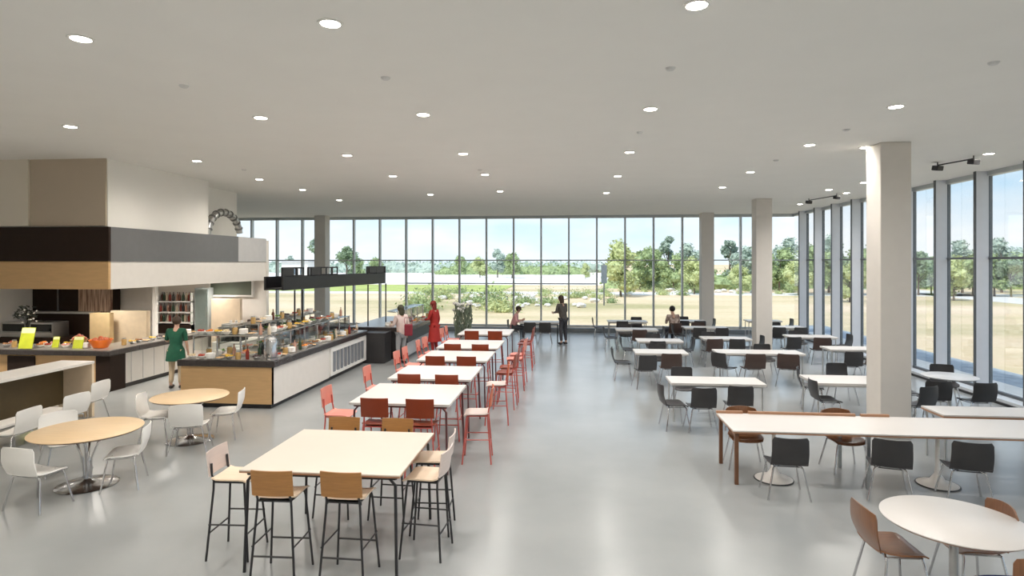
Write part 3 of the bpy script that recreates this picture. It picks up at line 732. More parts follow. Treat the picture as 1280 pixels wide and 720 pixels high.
wc(-8.4,8.3,-9.6,8.2,'white shell chair at the left picture edge behind the near maple table', None)

# right long table
lt = thing('long_table','long white table with wooden legs and brown back ledge across the right foreground','table',(2.17,8.32,0))
LW = 5.6
MB().box(0,LW,0,.96,.72,.74).build('tabletop', TABLEW, lt, bevel=.004)
MB().box(.003,LW-.003,.003,.957,.70,.72).build('top_edge', OAKEDGE, lt)
for x in (.03,1.72,LW-.08):
    for y in (.03,.88):
        m_ = mat('oak_leg',(.15,.065,.03),.4) if x<1 else STEEL
        MB().box(x,x+.05,y,y+.05,0,.70).build('leg', m_, lt, bevel=.004)
for a,b_ in ((.0,.38),(.46,1.98),(2.06,2.45)):
    MB().box(a,b_,.93,.975,.74,.775).build('back_ledge', OAKEDGE, lt)['label']='brown wooden back ledge'
MB().box(.06,LW-.06,.42,.50,.66,.70).build('rail', STEEL, lt)
for x in (.62,2.75):
    MB().lathe([(.25,0),(.255,.012),(.22,.02),(.10,.06),(.035,.16),(.025,.30),(.025,.70)],(x,.30,0),n=32).build('pedestal', SHELLW, lt, True)['label']='white trumpet pedestal'
    MB().lathe([(.258,0),(.262,.006),(.257,.014)],(x,.30,0),n=32).build('pedestal_rim', BLACKM, lt, True)
rect_table(5.45,7.7,9.40,9.98,.76,'white table with brown front edge set behind the right end of the long table',TABLEW,STEEL,edge=OAKEDGE,th=.05)
G='dark chairs along the long white table'
def dc(pr,x,y,rot,lab,g=G): place(pr,(x,y,0),rot,lab,g)
dc(dark_chair,2.74,8.04,-.05,'charcoal chair from behind, left one at the long white table')
dc(dark_chair,4.02,8.08,-.28,'charcoal chair turned slightly, middle one at the long white table')
dc(dark_chair,4.92,8.06,-.22,'charcoal chair turned slightly, right one at the long white table')
dc(wood_chair,2.55,9.15,PI*.98,'reddish brown chair with seat under the left end of the long white table')
dc(wood_chair,3.95,9.15,PI*1.03,'reddish brown chair under the far middle of the long white table')
# bottom right round table
round_table(3.33,5.60,.56,.75,'white round cafe table in the bottom right corner with walnut chairs',TABLEW,OAKEDGE,'pole')
G='walnut chairs at the bottom right round table'
place(wood_chair,(2.88,5.74,0),-PI/2+.03,'walnut shell chair on the left of the bottom right round table',G)
place(wood_chair,(3.64,5.86,0),PI/2-.05,'walnut shell chair on the right of the bottom right round table',G)
place(navy_chair,(3.50,5.06,0),.02,'walnut chair with navy seat cut by the bottom right corner of the picture',G)

# middle and far right tables
def grp_table(x0,x1,y0,y1,label,chairs,topm=TABLEW):
    rect_table(x0,x1,y0,y1,.74,label,topm,STEEL,th=.045)
    for (pr,cx,cy,rot,side) in chairs:
        nm = 'dark brown' if pr is brown_chair else 'charcoal'
        place(pr,(cx,cy,0),rot,'%s chair %s %s' % (nm, side, label), 'dark dining chairs on the right of the hall')
DC,BC = dark_chair, brown_chair
grp_table(1.87,3.60,11.5,12.2,"the white table beyond the long one's left end",[
    (DC,1.85,11.12,-PI/2+.12,'side-on at the left of'),(DC,2.30,11.0,.05,'from behind, left one before'),(DC,3.0,11.22,-.04,'from behind, right one before'),(DC,2.3,12.6,PI,'on the far side of')])
grp_table(4.57,6.15,11.75,12.6,'the white table behind the big white column',[
    (DC,4.95,12.95,-PI/2-.3,'side-on at the far left of'),(DC,5.75,13.45,PI,'beyond'),(DC,4.75,11.75,-PI/2,'at the left end of'),(DC,6.2,11.5,.4,'before the right end of')])
grp_table(1.6,2.9,15.2,15.95,'the second white table along the aisle',[
    (BC,2.40,14.95,0,'from behind, right one at'),(DC,1.75,14.6,.2,'from behind, left one at'),(DC,1.3,15.6,-PI/2,'at the aisle end of'),(DC,2.3,16.25,PI,'behind')])
grp_table(3.65,5.75,15.4,16.1,'the white table before the middle column',[
    (BC,4.38,15.1,.05,'from behind, left one at'),(BC,5.25,15.15,-.35,'from behind, right one at'),(DC,3.75,15.15,-.9,'at the left corner of'),(DC,5.1,16.45,PI,'behind')])
grp_table(1.9,3.2,17.5,18.2,'the third white table along the aisle',[
    (DC,2.4,17.25,0,'seen from behind at'),(DC,1.7,17.9,-PI/2,'at the aisle end of'),(DC,3.3,17.9,PI/2,'at the right end of'),(DC,2.5,18.55,PI,'behind')])
grp_table(3.9,5.3,18.2,18.9,'the table left of the middle column',[
    (BC,4.05,17.9,.2,'from behind, left one at'),(DC,4.75,17.95,-.1,'from behind, right one at'),(DC,4.3,19.2,PI,'behind'),(DC,5.45,18.6,PI/2,'at the right end of')])
grp_table(1.5,2.9,20.4,21.1,'the fourth white table along the aisle',[
    (BC,2.2,20.1,.1,'seen from behind at'),(DC,1.35,20.7,-PI/2,'at the aisle end of'),(DC,2.9,20.9,PI/2,'at the right end of'),(DC,1.9,21.4,PI,'behind')])
grp_table(3.9,5.4,21.2,21.9,'the table between middle column and back windows',[
    (DC,4.3,20.9,0,'from behind, left one at'),(DC,5.0,20.9,.1,'from behind, right one at'),(BC,4.6,22.2,PI,'behind'),(DC,3.8,21.6,-PI/2,'at the left end of')])
grp_table(1.4,2.9,23.2,23.9,'the aisle-side table nearest the back windows',[
    (DC,1.9,22.9,0,'seen from behind at'),(BC,1.1,23.9,-PI/2,'at the aisle end of'),(DC,2.6,24.2,PI,'behind')])
grp_table(3.9,5.2,23.6,24.3,'the white table before the rear column',[
    (DC,4.2,23.3,0,'from behind, left one at'),(DC,4.8,23.3,0,'from behind, right one at'),(DC,5.3,24,PI/2,'at the right end of'),(DC,4.5,24.6,PI,'behind')])
grp_table(6.7,8.1,16.3,17.0,'the first table along the right glass',[
    (DC,6.9,15.7,0,'from behind, left one at'),(BC,7.5,16.0,.2,'from behind, right one at'),(DC,8.2,16.7,PI/2,'at the window end of')])
grp_table(6.6,8.0,18.9,19.6,'the second table along the right glass',[
    (DC,6.5,18.6,.1,'from behind, left one at'),(BC,7.3,18.5,-.1,'from behind, right one at'),(DC,8.2,19.2,PI/2,'at the window end of'),(DC,7.2,19.9,PI,'behind')])
grp_table(6.7,8.1,21.6,22.3,'the third white table along the right glass',[
    (DC,7.0,21.3,0,'from behind, left one at'),(DC,7.7,21.3,0,'from behind, right one at'),(DC,7.4,22.6,PI,'behind')])
grp_table(6.8,8.1,24.0,24.6,'the white table in the far glass corner',[
    (DC,7.1,23.7,0,'seen from behind at'),(DC,8.3,24.3,PI/2,'at the window end of')])
round_table(7.5,12.75,.48,.74,'pale round table beside the right glass wall',mat('pale_grey_top',(.60,.61,.62),.3),LGREY,'pole')
G='charcoal chairs at the pale round table by the window'
place(dark_chair,(6.78,12.02,0),-.15,'charcoal chair seen from behind, left of the pale round table by the window',G)
place(dark_chair,(7.48,11.95,0),.1,'charcoal chair seen from behind, right before the pale round table by the window',G)
place(dark_chair,(6.60,12.55,0),-PI/2,'charcoal chair side-on, left of the pale round table, behind the column edge',G)
place(dark_chair,(7.85,13.5,0),PI-.3,'charcoal chair beyond the pale round table by the window',G)
# far central table
rect_table(-1.95,-.45,22.4,23.1,.76,'lone white table near the back windows, between two people',TABLEW,BLACKM,th=.06)
for x,y,r_,l_ in ((-1.5,22.1,0,'left one'),(-.95,22.1,0,'right one')):
    place(dark_chair,(x,y,0),r_,'charcoal chair before the lone far white table, '+l_,'chairs at the lone far table')
place(dark_chair,(-2.15,22.75,0),-PI/2,'charcoal chair carrying the person in pink at the lone far table','chairs at the lone far table')
place(brown_chair,(3.7,22.35,0),.2,'dark brown chair carrying the seated person near the back windows','chairs at the lone far table')

# ------------------------------------------------------------------ plants indoors
pp = thing('potted_plant','tall grey-green plant with white flowers in a steel planter beside the person in red','plant',(-3.75,20.6,0))
MB().lathe([(.20,0),(.24,.45),(.25,.46),(.22,.44)],n=24).build('planter', STEEL, pp, True)
m_=MB(); f_=MB()
for j in range(220):
    a=random.uniform(0,2*PI); r_=.30*random.random()**.5; z=random.uniform(.5,1.45)
    m_.obox((r_*math.cos(a),r_*math.sin(a),z),(.035,.008,.28),(random.uniform(-.35,.35),random.uniform(-.35,.35),a))
m_.build('foliage', mat('sage_leaf',(.20,.24,.17),.6,var=.35), pp)
for j in range(34):
    a=random.uniform(0,2*PI); r_=.32*random.random()**.5; f_.ball((r_*math.cos(a),r_*math.sin(a),random.uniform(1.3,1.6)),.045,8,jit=.2)
f_.build('blossom', SHELLW, pp, True)

# ------------------------------------------------------------------ people
def skin_mesh(name, verts, edges_, radii, m, parent, sub=2):
    me = D.meshes.new(name); me.from_pydata([Vector(v) for v in verts], edges_, []); me.materials.append(m)
    o = D.objects.new(name, me); C.objects.link(o)
    sk = o.modifiers.new('skin','SKIN'); sk.use_smooth_shade = True
    me.skin_vertices.new() if not me.skin_vertices else None
    for i,r in enumerate(radii):
        sv_ = me.skin_vertices[0].data[i]; sv_.radius = (r,r) if not isinstance(r,tuple) else r
        sv_.use_root = (i==0)
    ss = o.modifiers.new('sub','SUBSURF'); ss.levels = sub; ss.render_levels = sub
    dg = bpy.context.evaluated_depsgraph_get()
    me2 = D.meshes.new_from_object(o.evaluated_get(dg)); me2.name = name
    if not me2.materials: me2.materials.append(m)
    o.modifiers.clear(); o.data = me2; D.meshes.remove(me)
    me2.polygons.foreach_set('use_smooth',[True]*len(me2.polygons))
    o.parent = parent; return o
def lerp(a,b_,t): return tuple(a[i]+(b_[i]-a[i])*t for i in range(3))
SKIN = mat('skin', (.55,.33,.24), .5, var=.04)
def person(label, loc, rotz, J, shirtm, pantm, hairm, longhair=False, dress=False, tunic=False, S_=1., sleeve=.55):
    """faces +Y. J: joints hip, chest, neck, head, for s in L,R: sh, el, wr, hp, kn, an"""
    t = thing('person', label, 'person', loc, rotz); t.scale = (S_,S_,S_)
    V=[];E=[];R=[]
    def add(p,r,par=None):
        V.append(p);R.append(r)
        if par is not None:E.append((par,len(V)-1))
        return len(V)-1
    hip=add(J['hip'],.115); wa=add(lerp(J['hip'],J['chest'],.5),.11,hip); ch=add(J['chest'],.125,wa)
    nk=add(J['neck'],.05,ch); hd0=add(lerp(J['neck'],J['head'],.45),.055,nk); hd=add(J['head'],(.078,.092),hd0); ht=add((J['head'][0],J['head'][1],J['head'][2]+.09),.06,hd)
    for s_ in ('L','R'):
        sg = -1 if s_=='L' else 1
        sh_=add(J['sh'+s_],.055,ch); ma=add(lerp(J['sh'+s_],J['el'+s_],.5),.043,sh_); el=add(J['el'+s_],.036,ma); fm=add(lerp(J['el'+s_],J['wr'+s_],.4),.036,el); wr=add(J['wr'+s_],.024,fm)
        dv=(Vector(J['wr'+s_])-Vector(J['el'+s_])).normalized()
        side=dv.cross(Vector((1,0,0)) if abs(dv.x)<.7 else Vector((0,1,0))).normalized()
        wv=Vector(J['wr'+s_]); pm=add(tuple(wv+dv*.06),(.016,.032),wr)
        fwd = side.cross(dv)
        for k_,ln in enumerate((.070,.080,.074,.058)):
            b0=wv+dv*.085+side*(.028*(k_-1.5)*.7)
            a1=add(tuple(b0),.009,pm); a2=add(tuple(b0+dv*ln*.5+fwd*.008*sg),.0085,a1); add(tuple(b0+dv*ln+fwd*.028*sg),.007,a2)
        b0=wv+dv*.035+side*.032; a1=add(tuple(b0),.011,pm); add(tuple(b0+dv*.04+side*.022),.009,a1)
        hp=add(J['hp'+s_],.080,hip); th=add(lerp(J['hp'+s_],J['kn'+s_],.5),.072,hp); kn=add(J['kn'+s_],.052,th); cf=add(lerp(J['kn'+s_],J['an'+s_],.35),.053,kn); an=add(J['an'+s_],.034,cf)
        A=Vector(J['an'+s_]); add(tuple(A+Vector((0,.13,-.045))),.032,an)
    body=skin_mesh('body',V,E,R,SKIN,t)
    # garments
    def garment(nm,pts,mm):
        V2=[];E2=[];R2=[]
        idx={}
        for key,p,r,par in pts:
            V2.append(p);R2.append(r);idx[key]=len(V2)-1
            if par: E2.append((idx[par],idx[key]))
        return skin_mesh(nm,V2,E2,R2,mm,t)
    g=[('c',J['chest'],.158,None),('w',lerp(J['hip'],J['chest'],.5),.138,'c'),('h',lerp(J['hip'],J['chest'],.0),.150,'w'),('hh',tuple(Vector(J['hip'])-Vector((0,0,.06))),.145,'h'),('n',lerp(J['chest'],J['neck'],.80),.075,'c')]
    for s_ in ('L','R'):
        g+=[('s'+s_,J['sh'+s_],.068,'c'),('m'+s_,lerp(J['sh'+s_],J['el'+s_],.5),.056,'s'+s_)]
        if sleeve>=.55: g.append(('e'+s_,lerp(J['sh'+s_],J['el'+s_],.95),.05,'m'+s_))
        if sleeve>=1: g.append(('f'+s_,lerp(J['el'+s_],J['wr'+s_],.85),.036,'e'+s_))
    garment('shirt',g,shirtm)
    if tunic:
        hx,hy,hz=J['hip']
        MB().lathe([(.13,.16),(.20,.0),(.225,-.24),(.215,-.24),(.18,-.02)],(hx,hy,hz),n=24,sy=.85).build('shirt_tail',shirtm,t,True)
    if dress:
        hx,hy,hz=J['hip']
        MB().lathe([(.15,.10),(.18,0),(.22,-.25),(.26,-.50),(.255,-.50),(.16,-.05)],(hx,hy,hz),n=24,sy=.8).build('skirt',shirtm,t,True)
    g=[('h',J['hip'],.122,None)]
    for s_ in ('L','R'):
        g+=[('p'+s_,J['hp'+s_],.093,'h'),('t'+s_,lerp(J['hp'+s_],J['kn'+s_],.5),.084,'p'+s_),('k'+s_,J['kn'+s_],.066,'t'+s_),('a'+s_,lerp(J['kn'+s_],J['an'+s_],.9),.055,'k'+s_)]
    garment('trousers',g,pantm)
    for s_ in ('L','R'):
        a_=J['an'+s_]
        MB().ball((a_[0],a_[1]+.06,a_[2]-.035),.1,12,(.48,1.35,.45)).build('shoe',mat('shoe_black',(.03,.025,.025),.5),t,True)
    h=J['head']
    hm=MB(); 
    hm.ball((h[0],h[1]-.022,h[2]+.045),.115,16,(.88,.98,.95))
    if longhair: hm.ball((h[0],h[1]-.07,h[2]-.06),.10,14,(.95,.55,1.5))
    hm.build('hair',hairm,t,True)
    for sg in (-1,1):
        MB().ball((h[0]+sg*.032,h[1]+.088,h[2]+.01),.011,8).build('eye',mat('eye_dark',(.03,.02,.02),.2),body,True)
        MB().ball((h[0]+sg*.088,h[1],h[2]),.026,8,(.4,.8,1.1)).build('ear',SKIN,body,True)
    MB().ball((h[0],h[1]+.10,h[2]-.018),.016,8,(.8,1.1,1.4)).build('nose',SKIN,body,True)
    MB().ball((h[0],h[1]+.088,h[2]-.058),.02,8,(1.3,.4,.35)).build('mouth',mat('lips',(.45,.14,.12),.5),body,True)
    return t
def standing(lean=0., armL='down', armR='down'):
    J=dict(hip=(0,0,.92),chest=(0,.02+lean*.5,1.30),neck=(0,.02+lean*.8,1.47),head=(0,.05+lean,1.60))
    for s_,sg,arm in (('L',-1,armL),('R',1,armR)):
        J['sh'+s_]=(sg*.18,.01+lean*.7,1.40)
        if arm=='down': J['el'+s_]=(sg*.24,-.02+lean*.5,1.12); J['wr'+s_]=(sg*.25,.06+lean*.4,.88)
        else: J['el'+s_]=(sg*.24,.06+lean*.5,1.14); J['wr'+s_]=(sg*.14,.30+lean*.6,1.12)
        J['hp'+s_]=(sg*.09,0,.86); J['kn'+s_]=(sg*.10,.03,.47); J['an'+s_]=(sg*.11,-.02,.08)
    return J
def sitting(lean=.05):
    J=dict(hip=(0,-.05,.53),chest=(0,-.04+lean,.90),neck=(0,-.02+lean*1.5,1.07),head=(0,.02+lean*2,1.20))
    for s_,sg in (('L',-1),('R',1)):
        J['sh'+s_]=(sg*.18,-.04+lean*1.3,1.00); J['el'+s_]=(sg*.23,.02+lean,.74); J['wr'+s_]=(sg*.13,.26,.80)
        J['hp'+s_]=(sg*.09,.0,.53); J['kn'+s_]=(sg*.11,.38,.52); J['an'+s_]=(sg*.11,.36,.08)
    return J
HBR=mat('hair_brown',(.06,.035,.02),.6,var=.3,scale=40); HDK=mat('hair_dark',(.02,.015,.012),.6,var=.3,scale=40)
person('person in a dark green shirt and khaki trousers standing at the counters, seen from behind',(-9.38,13.45,0),.25,standing(.03,'fwd','down'),mat('green_shirt',(.006,.085,.045),.8,var=.12,scale=12),mat('khaki',(.48,.38,.26),.8,var=.08),HBR,S_=.98,sleeve=.56,tunic=True)
p2=person('person in a pale pink top with a dark red bag standing between the buffet islands',(-5.0,17.35,0),.9,standing(.0,'fwd','down'),mat('pale_pink_top',(.72,.58,.54),.8,var=.08),mat('grey_trousers',(.30,.31,.32),.8),mat('hair_olive_dark',(.05,.05,.025),.6),longhair=True,sleeve=1)
bg_=thing('shoulder_bag','dark red shoulder bag hanging beside the person in pale pink','bag',(-4.72,17.12,.86),.2)
MB().box(-.12,.12,-.05,.05,0,.34).build('bag_body',mat('maroon',(.23,.015,.03),.5),bg_,bevel=.03)
MB().tube([(-.10,0,.33),(-.13,.05,.45),(-.12,.1,.52),(.08,.1,.52),(.10,0,.33)],.010,6).build('strap',mat('maroon',(.23,.015,.03),.5),bg_,True)
person('person in a long red dress with red headwear standing at the far buffet counter',(-4.45,19.3,0),1.2,standing(.02,'fwd','down'),mat('red_dress',(.38,.02,.015),.7,var=.1),mat('red_dress',(.38,.02,.015),.7),mat('red_scarf',(.22,.02,.015),.7),longhair=True,dress=True,sleeve=1)
person('person in dark grey clothes standing at the right of the lone far table',(-.28,22.0,0),.75,standing(.10,'fwd','fwd'),mat('dark_grey_jacket',(.10,.09,.08),.8,var=.25,scale=14),mat('black_trousers',(.05,.05,.06),.8),HBR,longhair=True,S_=1.03,sleeve=1)
person('seated person in pink at the left of the lone far table',(-2.15,22.75,0),-PI/2,sitting(.08),mat('pink_top',(.70,.36,.36),.8,var=.15,scale=10),mat('black_trousers',(.05,.05,.06),.8),HBR,S_=1,sleeve=1)
person('seated person in white and brown near the back windows right of the aisle',(3.7,22.35,0),.2,sitting(.04),mat('brown_white_print',(.12,.05,.04),.8,col2=(.72,.60,.52),scale=9),mat('black_trousers',(.05,.05,.06),.8),HDK,S_=1.05,sleeve=1)

# ------------------------------------------------------------------ outdoors
def ground_mat():
    m=D.materials.new('dry_field'); m.use_nodes=True; n=m.node_tree.nodes; l=m.node_tree.links; b=n['Principled BSDF']; b.inputs['Roughness'].default_value=.95; b.inputs['Specular IOR Level'].default_value=.1
    t=n.new('ShaderNodeTexCoord'); mp_=n.new('ShaderNodeMapping'); mp_.inputs['Scale'].default_value=(.035,.12,1); l.new(t.outputs['Object'],mp_.inputs[0])
    a=n.new('ShaderNodeTexNoise'); a.inputs['Scale'].default_value=1.; a.inputs['Detail'].default_value=8; l.new(mp_.outputs[0],a.inputs[0])
    r=n.new('ShaderNodeValToRGB'); l.new(a.outputs[0],r.inputs[0]); e=r.color_ramp.elements
    e[0].position=.30; e[0].color=(.44,.39,.21,1); e[1].position=.72; e[1].color=(.80,.66,.48,1)
    k_=e.new(.48); k_.color=(.68,.55,.36,1); k_=e.new(.58); k_.color=(.74,.58,.41,1)
    f=n.new('ShaderNodeTexNoise'); f.inputs['Scale'].default_value=3; f.inputs['Detail'].default_value=6; l.new(t.outputs['Object'],f.inputs[0])
    mx_=n.new('ShaderNodeMixRGB'); mx_.blend_type='SOFT_LIGHT'; mx_.inputs[0].default_value=.5; l.new(r.outputs[0],mx_.inputs[1]); l.new(f.outputs[0],mx_.inputs[2])
    l.new(mx_.outputs[0],b.inputs['Base Color']); return m
struct(MB().add([(-500,-60,-.32),(500,-60,-.32),(500,900,-.32),(-500,900,-.32)],[(0,1,2,3)]).build('ground', ground_mat()))
PAVE=mat('pale_paving',(.70,.70,.68),.9,var=.05,scale=.8); ROAD=mat('pale_road',(.74,.72,.69),.9,var=.05,scale=.3)
struct(MB().box(XR+.35,XR+1.7,-10,YB+1.6,-.32,-.10).build('terrace', PAVE))
struct(MB().box(XR+1.7,XR+3.6,-10,YB+6,-.32,-.25).build('path', mat('blue_grey_gravel',(.30,.36,.42),.9,var=.2,scale=3)))
struct(MB().box(XL-3,XR+.35,YB+.35,YB+1.3,-.32,-.08).build('terrace_back', mat('grey_paving',(.42,.42,.40),.9,var=.06)))
struct(MB().box(-150,30,88,190,-.32,-.28).build('car_park', mat('bright_gravel',(.86,.83,.80),.95,var=.05,scale=.4)))
struct(MB().box(-150,150,62,67,-.32,-.28).build('road', ROAD))
struct(MB().box(XR+26,XR+32,-20,200,-.32,-.28).build('side_road', ROAD))
struct(MB().box(-160,-8,66,86,-.32,-.27).build('lawn', mat('spring_lawn',(.42,.48,.14),.95,var=.25,scale=.5)))
# trees
LEAF={ 'mid':mat('leaf_haze_mid',(.32,.40,.20),.8,var=.4,scale=2.5,spec=.2),'yellow':mat('leaf_yellow',(.47,.52,.26),.8,var=.3,scale=2.5,spec=.2),'grey':mat('leaf_haze_grey',(.42,.50,.43),.8,var=.25,scale=2.5,spec=.2),'dark':mat('leaf_haze_dark',(.28,.36,.24),.8,var=.35,scale=2.5,spec=.2)}  # leaf greens lightened and greyed, putting distance haze into the colour
BARK=mat('bark',(.16,.12,.09),.9,var=.3)
def tree_proto(kind, h_, cw, blobs, leafn=1700, narrow=False):
    t = thing('tree','', 'tree')
    m_=MB(); m_.tube([(0,0,-.05),(.05*h_*.2,0,h_*.3),(0,.03*h_,h_*.75)],h_*.022,7,h_*.008)
    for j in range(6):
        a=j*1.05; m_.tube([(0,0,h_*(.22+.06*j)),(cw*.6*math.cos(a),cw*.6*math.sin(a),h_*(.42+.07*j))],h_*.009,5,h_*.003)
    m_.build('trunk',BARK,t,True)
    f_=MB(); cl=[]
    for j in range(blobs):
        a=random.uniform(0,2*PI); q=random.random(); zz=h_*(.25+.70*q)
        rad=cw*(math.sin(PI*min(1,(.12+q*.85)))**.6)*random.uniform(.3,.75)
        cl.append((rad*math.cos(a),rad*math.sin(a),zz,cw*random.uniform(.28,.5)))
    for j in range(leafn):
        c=random.choice(cl); v=Vector((random.gauss(0,1),random.gauss(0,1),random.gauss(0,1))).normalized()*c[3]*random.uniform(.6,1.05)
        p=Vector(c[:3])+v; s_=h_*.028*random.uniform(.7,1.5)
        n1=Vector((random.gauss(0,1),random.gauss(0,1),random.gauss(0,1))).normalized(); n2=n1.orthogonal().normalized(); n3=n1.cross(n2)
        f_.add([p+n2*s_,p+n3*s_*.6,p-n2*s_,p-n3*s_*.6],[(0,1,2,3)])
    for c in cl: f_.ball(c[:3],c[3]*.72,8,jit=.2)
    f_.build('foliage',LEAF[kind],t); return t
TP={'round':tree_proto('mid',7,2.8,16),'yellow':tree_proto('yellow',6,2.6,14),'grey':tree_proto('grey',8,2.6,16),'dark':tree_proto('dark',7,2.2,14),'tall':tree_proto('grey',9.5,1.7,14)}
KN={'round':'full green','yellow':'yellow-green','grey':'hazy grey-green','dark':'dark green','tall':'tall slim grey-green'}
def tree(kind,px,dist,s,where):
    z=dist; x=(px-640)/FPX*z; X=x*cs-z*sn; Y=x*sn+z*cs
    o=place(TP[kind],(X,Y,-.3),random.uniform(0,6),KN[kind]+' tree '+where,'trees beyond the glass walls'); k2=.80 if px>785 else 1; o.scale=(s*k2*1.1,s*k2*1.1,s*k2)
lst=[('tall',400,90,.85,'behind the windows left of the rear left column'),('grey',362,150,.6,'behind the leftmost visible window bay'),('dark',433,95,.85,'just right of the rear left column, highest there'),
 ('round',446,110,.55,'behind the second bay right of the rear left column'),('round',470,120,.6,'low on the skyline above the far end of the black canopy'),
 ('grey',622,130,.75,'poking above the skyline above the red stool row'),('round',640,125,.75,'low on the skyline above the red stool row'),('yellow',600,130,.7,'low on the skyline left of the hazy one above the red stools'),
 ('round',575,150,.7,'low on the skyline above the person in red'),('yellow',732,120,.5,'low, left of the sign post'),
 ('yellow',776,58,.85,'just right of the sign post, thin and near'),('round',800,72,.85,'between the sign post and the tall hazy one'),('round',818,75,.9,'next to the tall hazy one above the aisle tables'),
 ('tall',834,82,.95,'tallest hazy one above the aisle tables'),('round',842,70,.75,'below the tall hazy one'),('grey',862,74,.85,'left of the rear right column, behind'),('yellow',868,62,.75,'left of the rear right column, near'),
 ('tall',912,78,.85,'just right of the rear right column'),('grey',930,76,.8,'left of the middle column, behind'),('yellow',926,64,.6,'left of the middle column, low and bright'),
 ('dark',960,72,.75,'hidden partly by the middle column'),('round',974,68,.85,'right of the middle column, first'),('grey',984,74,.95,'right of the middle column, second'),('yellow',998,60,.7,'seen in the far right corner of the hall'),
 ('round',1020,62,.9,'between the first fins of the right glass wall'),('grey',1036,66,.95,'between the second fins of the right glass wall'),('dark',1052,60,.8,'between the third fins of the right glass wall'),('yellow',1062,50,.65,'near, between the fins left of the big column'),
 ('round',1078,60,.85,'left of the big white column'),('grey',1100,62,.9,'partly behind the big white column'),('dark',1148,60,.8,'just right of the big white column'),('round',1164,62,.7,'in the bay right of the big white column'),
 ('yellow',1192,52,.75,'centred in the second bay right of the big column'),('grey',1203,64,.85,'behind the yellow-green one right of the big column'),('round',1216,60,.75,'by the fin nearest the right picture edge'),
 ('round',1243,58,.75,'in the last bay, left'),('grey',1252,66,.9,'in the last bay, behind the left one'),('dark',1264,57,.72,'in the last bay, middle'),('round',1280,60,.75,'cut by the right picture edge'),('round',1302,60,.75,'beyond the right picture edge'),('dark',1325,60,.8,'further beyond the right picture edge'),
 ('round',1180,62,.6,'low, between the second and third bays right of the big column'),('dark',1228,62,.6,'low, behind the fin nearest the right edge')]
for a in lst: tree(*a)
# shrubs: masses
def shrub_mass(name,label,cat,pts,kind,sz,n_per,kindtag='stuff'):
    f_=MB(); x0,y0=pts[0]
    for (X,Y) in pts:
        for j in range(n_per):
            v=Vector((random.gauss(0,.5),random.gauss(0,.5),min(.75,abs(random.gauss(0,.35))))); p=Vector((X,Y,-.3))+v*sz-Vector((x0,y0,-.3))
            s_=sz*.09*random.uniform(.6,1.4); n1=Vector((random.gauss(0,1),random.gauss(0,1),random.gauss(0,1))).normalized(); n2=n1.orthogonal().normalized(); n3=n1.cross(n2)
            f_.add([p+n2*s_,p+n3*s_*.6,p-n2*s_,p-n3*s_*.6],[(0,1,2,3)])
        f_.ball((X-x0,Y-y0,.05*sz),sz*.6,8,(1.5,1,random.uniform(.6,1.0)),.25)
    o=f_.build(name,LEAF[kind],None,loc=(x0,y0,-.3)); tag(o,label,cat,kind=kindtag); return o
def pts_line(px0,px1,dist,n,jd=4):
    r=[]
    for i in range(n):
        px=px0+(px1-px0)*(i+random.random())/n; z=dist+random.uniform(-jd,jd); x=(px-640)/FPX*z; r.append((x*cs-z*sn,x*sn+z*cs))
    return r
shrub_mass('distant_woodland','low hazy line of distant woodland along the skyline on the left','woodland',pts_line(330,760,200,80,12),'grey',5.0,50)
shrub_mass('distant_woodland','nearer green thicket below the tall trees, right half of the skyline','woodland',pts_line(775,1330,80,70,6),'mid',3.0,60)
shrub_mass('distant_woodland','bright green thicket on the skyline above the red stools','woodland',pts_line(555,720,165,24,5),'mid',4.0,50)
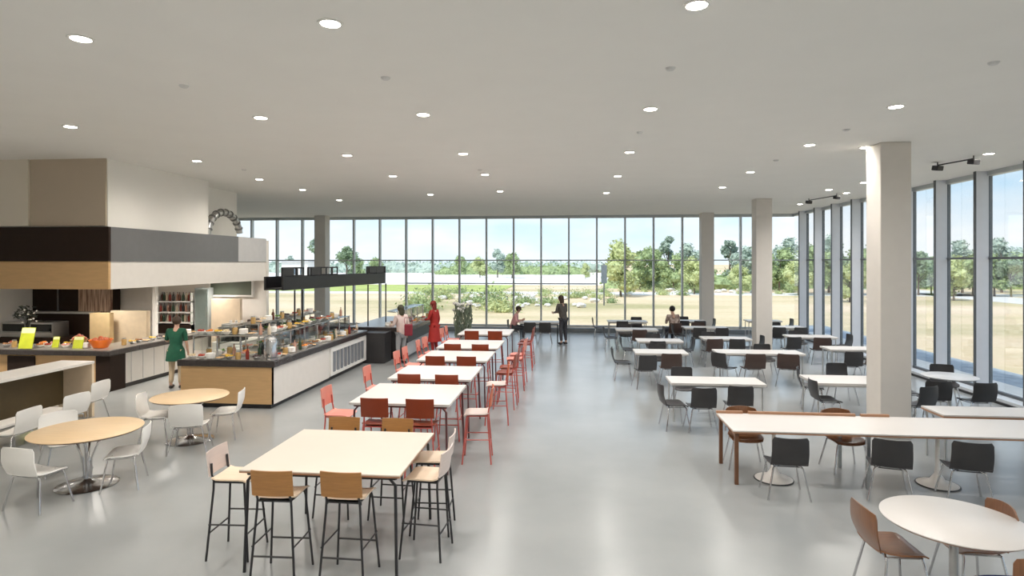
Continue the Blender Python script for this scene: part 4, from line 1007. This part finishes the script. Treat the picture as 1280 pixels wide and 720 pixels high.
# individual shrubs on the verge
sp=thing('shrub','', 'shrub')
f_=MB()
for j in range(420):
    v=Vector((random.gauss(0,.5),random.gauss(0,.5),abs(random.gauss(0,.5)))); s_=.10*random.uniform(.6,1.4)
    n1=Vector((random.gauss(0,1),random.gauss(0,1),random.gauss(0,1))).normalized(); n2=n1.orthogonal().normalized(); n3=n1.cross(n2)
    f_.add([v+n2*s_,v+n3*s_*.6,v-n2*s_,v-n3*s_*.6],[(0,1,2,3)])
f_.ball((0,0,.25),.5,8,(1,1,.9),.2); f_.build('foliage',LEAF['mid'],sp)
MB().tube([(0,0,-.02),(0,0,.3)],.04,6).build('stem',BARK,sp)
sp2=thing('shrub','', 'shrub'); f_.build('foliage',LEAF['yellow'],sp2); MB().tube([(0,0,-.02),(0,0,.3)],.04,6).build('stem',BARK,sp2)
for i in range(70):
    if i < 7: px=[524,531,518,617,622,628,613][i]; dist=[40,42,44,42,44,40,46][i]; s=.95
    else: px=random.uniform(512,765) if i<52 else random.uniform(770,990); dist=random.uniform(47,66) if i<52 else random.uniform(60,72); s=.55
    z=dist; x=(px-640)/FPX*z; pr=(sp,sp2)[i%2]; s*=random.uniform(.8,1.2)
    wh='beyond the back windows, left of the sign post' if px<752 else 'beyond the aisle tables, right of the sign post'
    if i<3: wh='in the tall clump behind the person in red'
    elif i<7: wh='in the tall clump beyond the red stool row'
    o=place(pr,(x*cs-z*sn,x*sn+z*cs,-.32),random.uniform(0,6),('green' if i%2==0 else 'yellow-green')+' shrub on the dry verge '+wh,'shrubs on the verge beyond the back windows'); o.scale=(s*1.2,s,s)
rk=tag(MB().ball((0,0,.2),.5,9,(1.2,.9,.55),.18).build('boulder',mat('pale_boulder',(.72,.70,.67),.9,var=.1),None),'', 'boulder')
for i in range(60):
    px=random.uniform(525,745) if i<42 else random.uniform(780,960); z=random.uniform(44,58) if i<42 else random.uniform(60,70); x=(px-640)/FPX*z
    s=random.uniform(.4,.8)
    if i==0: rk.location=(x*cs-z*sn,x*sn+z*cs,-.32); o=rk
    else:
        o=rk.copy(); C.objects.link(o); o.location=(x*cs-z*sn,x*sn+z*cs,-.32)
    o.rotation_euler=(0,0,random.uniform(0,6)); o.scale=(s,s,s)
    tag(o,'pale boulder among the shrubs '+('beyond the red stool row' if i<42 else 'beyond the aisle tables'),'boulder','pale boulders on the verge')
# sign post outside
z=46; x=(755-640)/FPX*z
sg=thing('sign_post','grey information sign on a post outside, beyond the central windows','sign',(x*cs-z*sn,x*sn+z*cs,-.3))
MB().box(-.05,.05,-.04,.04,0,3.2).build('post',GREYP,sg)
MB().box(-.22,.22,-.09,-.04,1.7,3.1).build('panel',mat('slate_sign',(.16,.19,.22),.5),sg,bevel=.02)
# low pale buildings far away
for i,(px0,px1,z,h_,lab) in enumerate(((352,386,120,3.4,'low white building beyond the windows above the left end of the canopy'),)):
    xa=(px0-640)/FPX*z; xb=(px1-640)/FPX*z
    b_=thing('pavilion',lab,'building',(xa*cs-z*sn,xa*sn+z*cs,-.3))
    W_=xb-xa
    MB().box(0,W_,0,8,0,h_).build('wall',mat('pale_render',(.80,.77,.72),.8),b_)
    MB().box(-.4,W_+.4,-.4,8.4,h_,h_+.35).build('roof',LGREY,b_)
    for j in range(3): MB().box(W_*(.15+.28*j),W_*(.30+.28*j),-.05,0,.9,2.3).build('window',mat('far_glass',(.12,.16,.2),.1),b_)

for o in bpy.context.scene.objects:
    if o.parent is None and 'label' in o and not (4 <= len(o['label'].split()) <= 16): print('BADLABEL', o.name, len(o['label'].split()), o['label'])
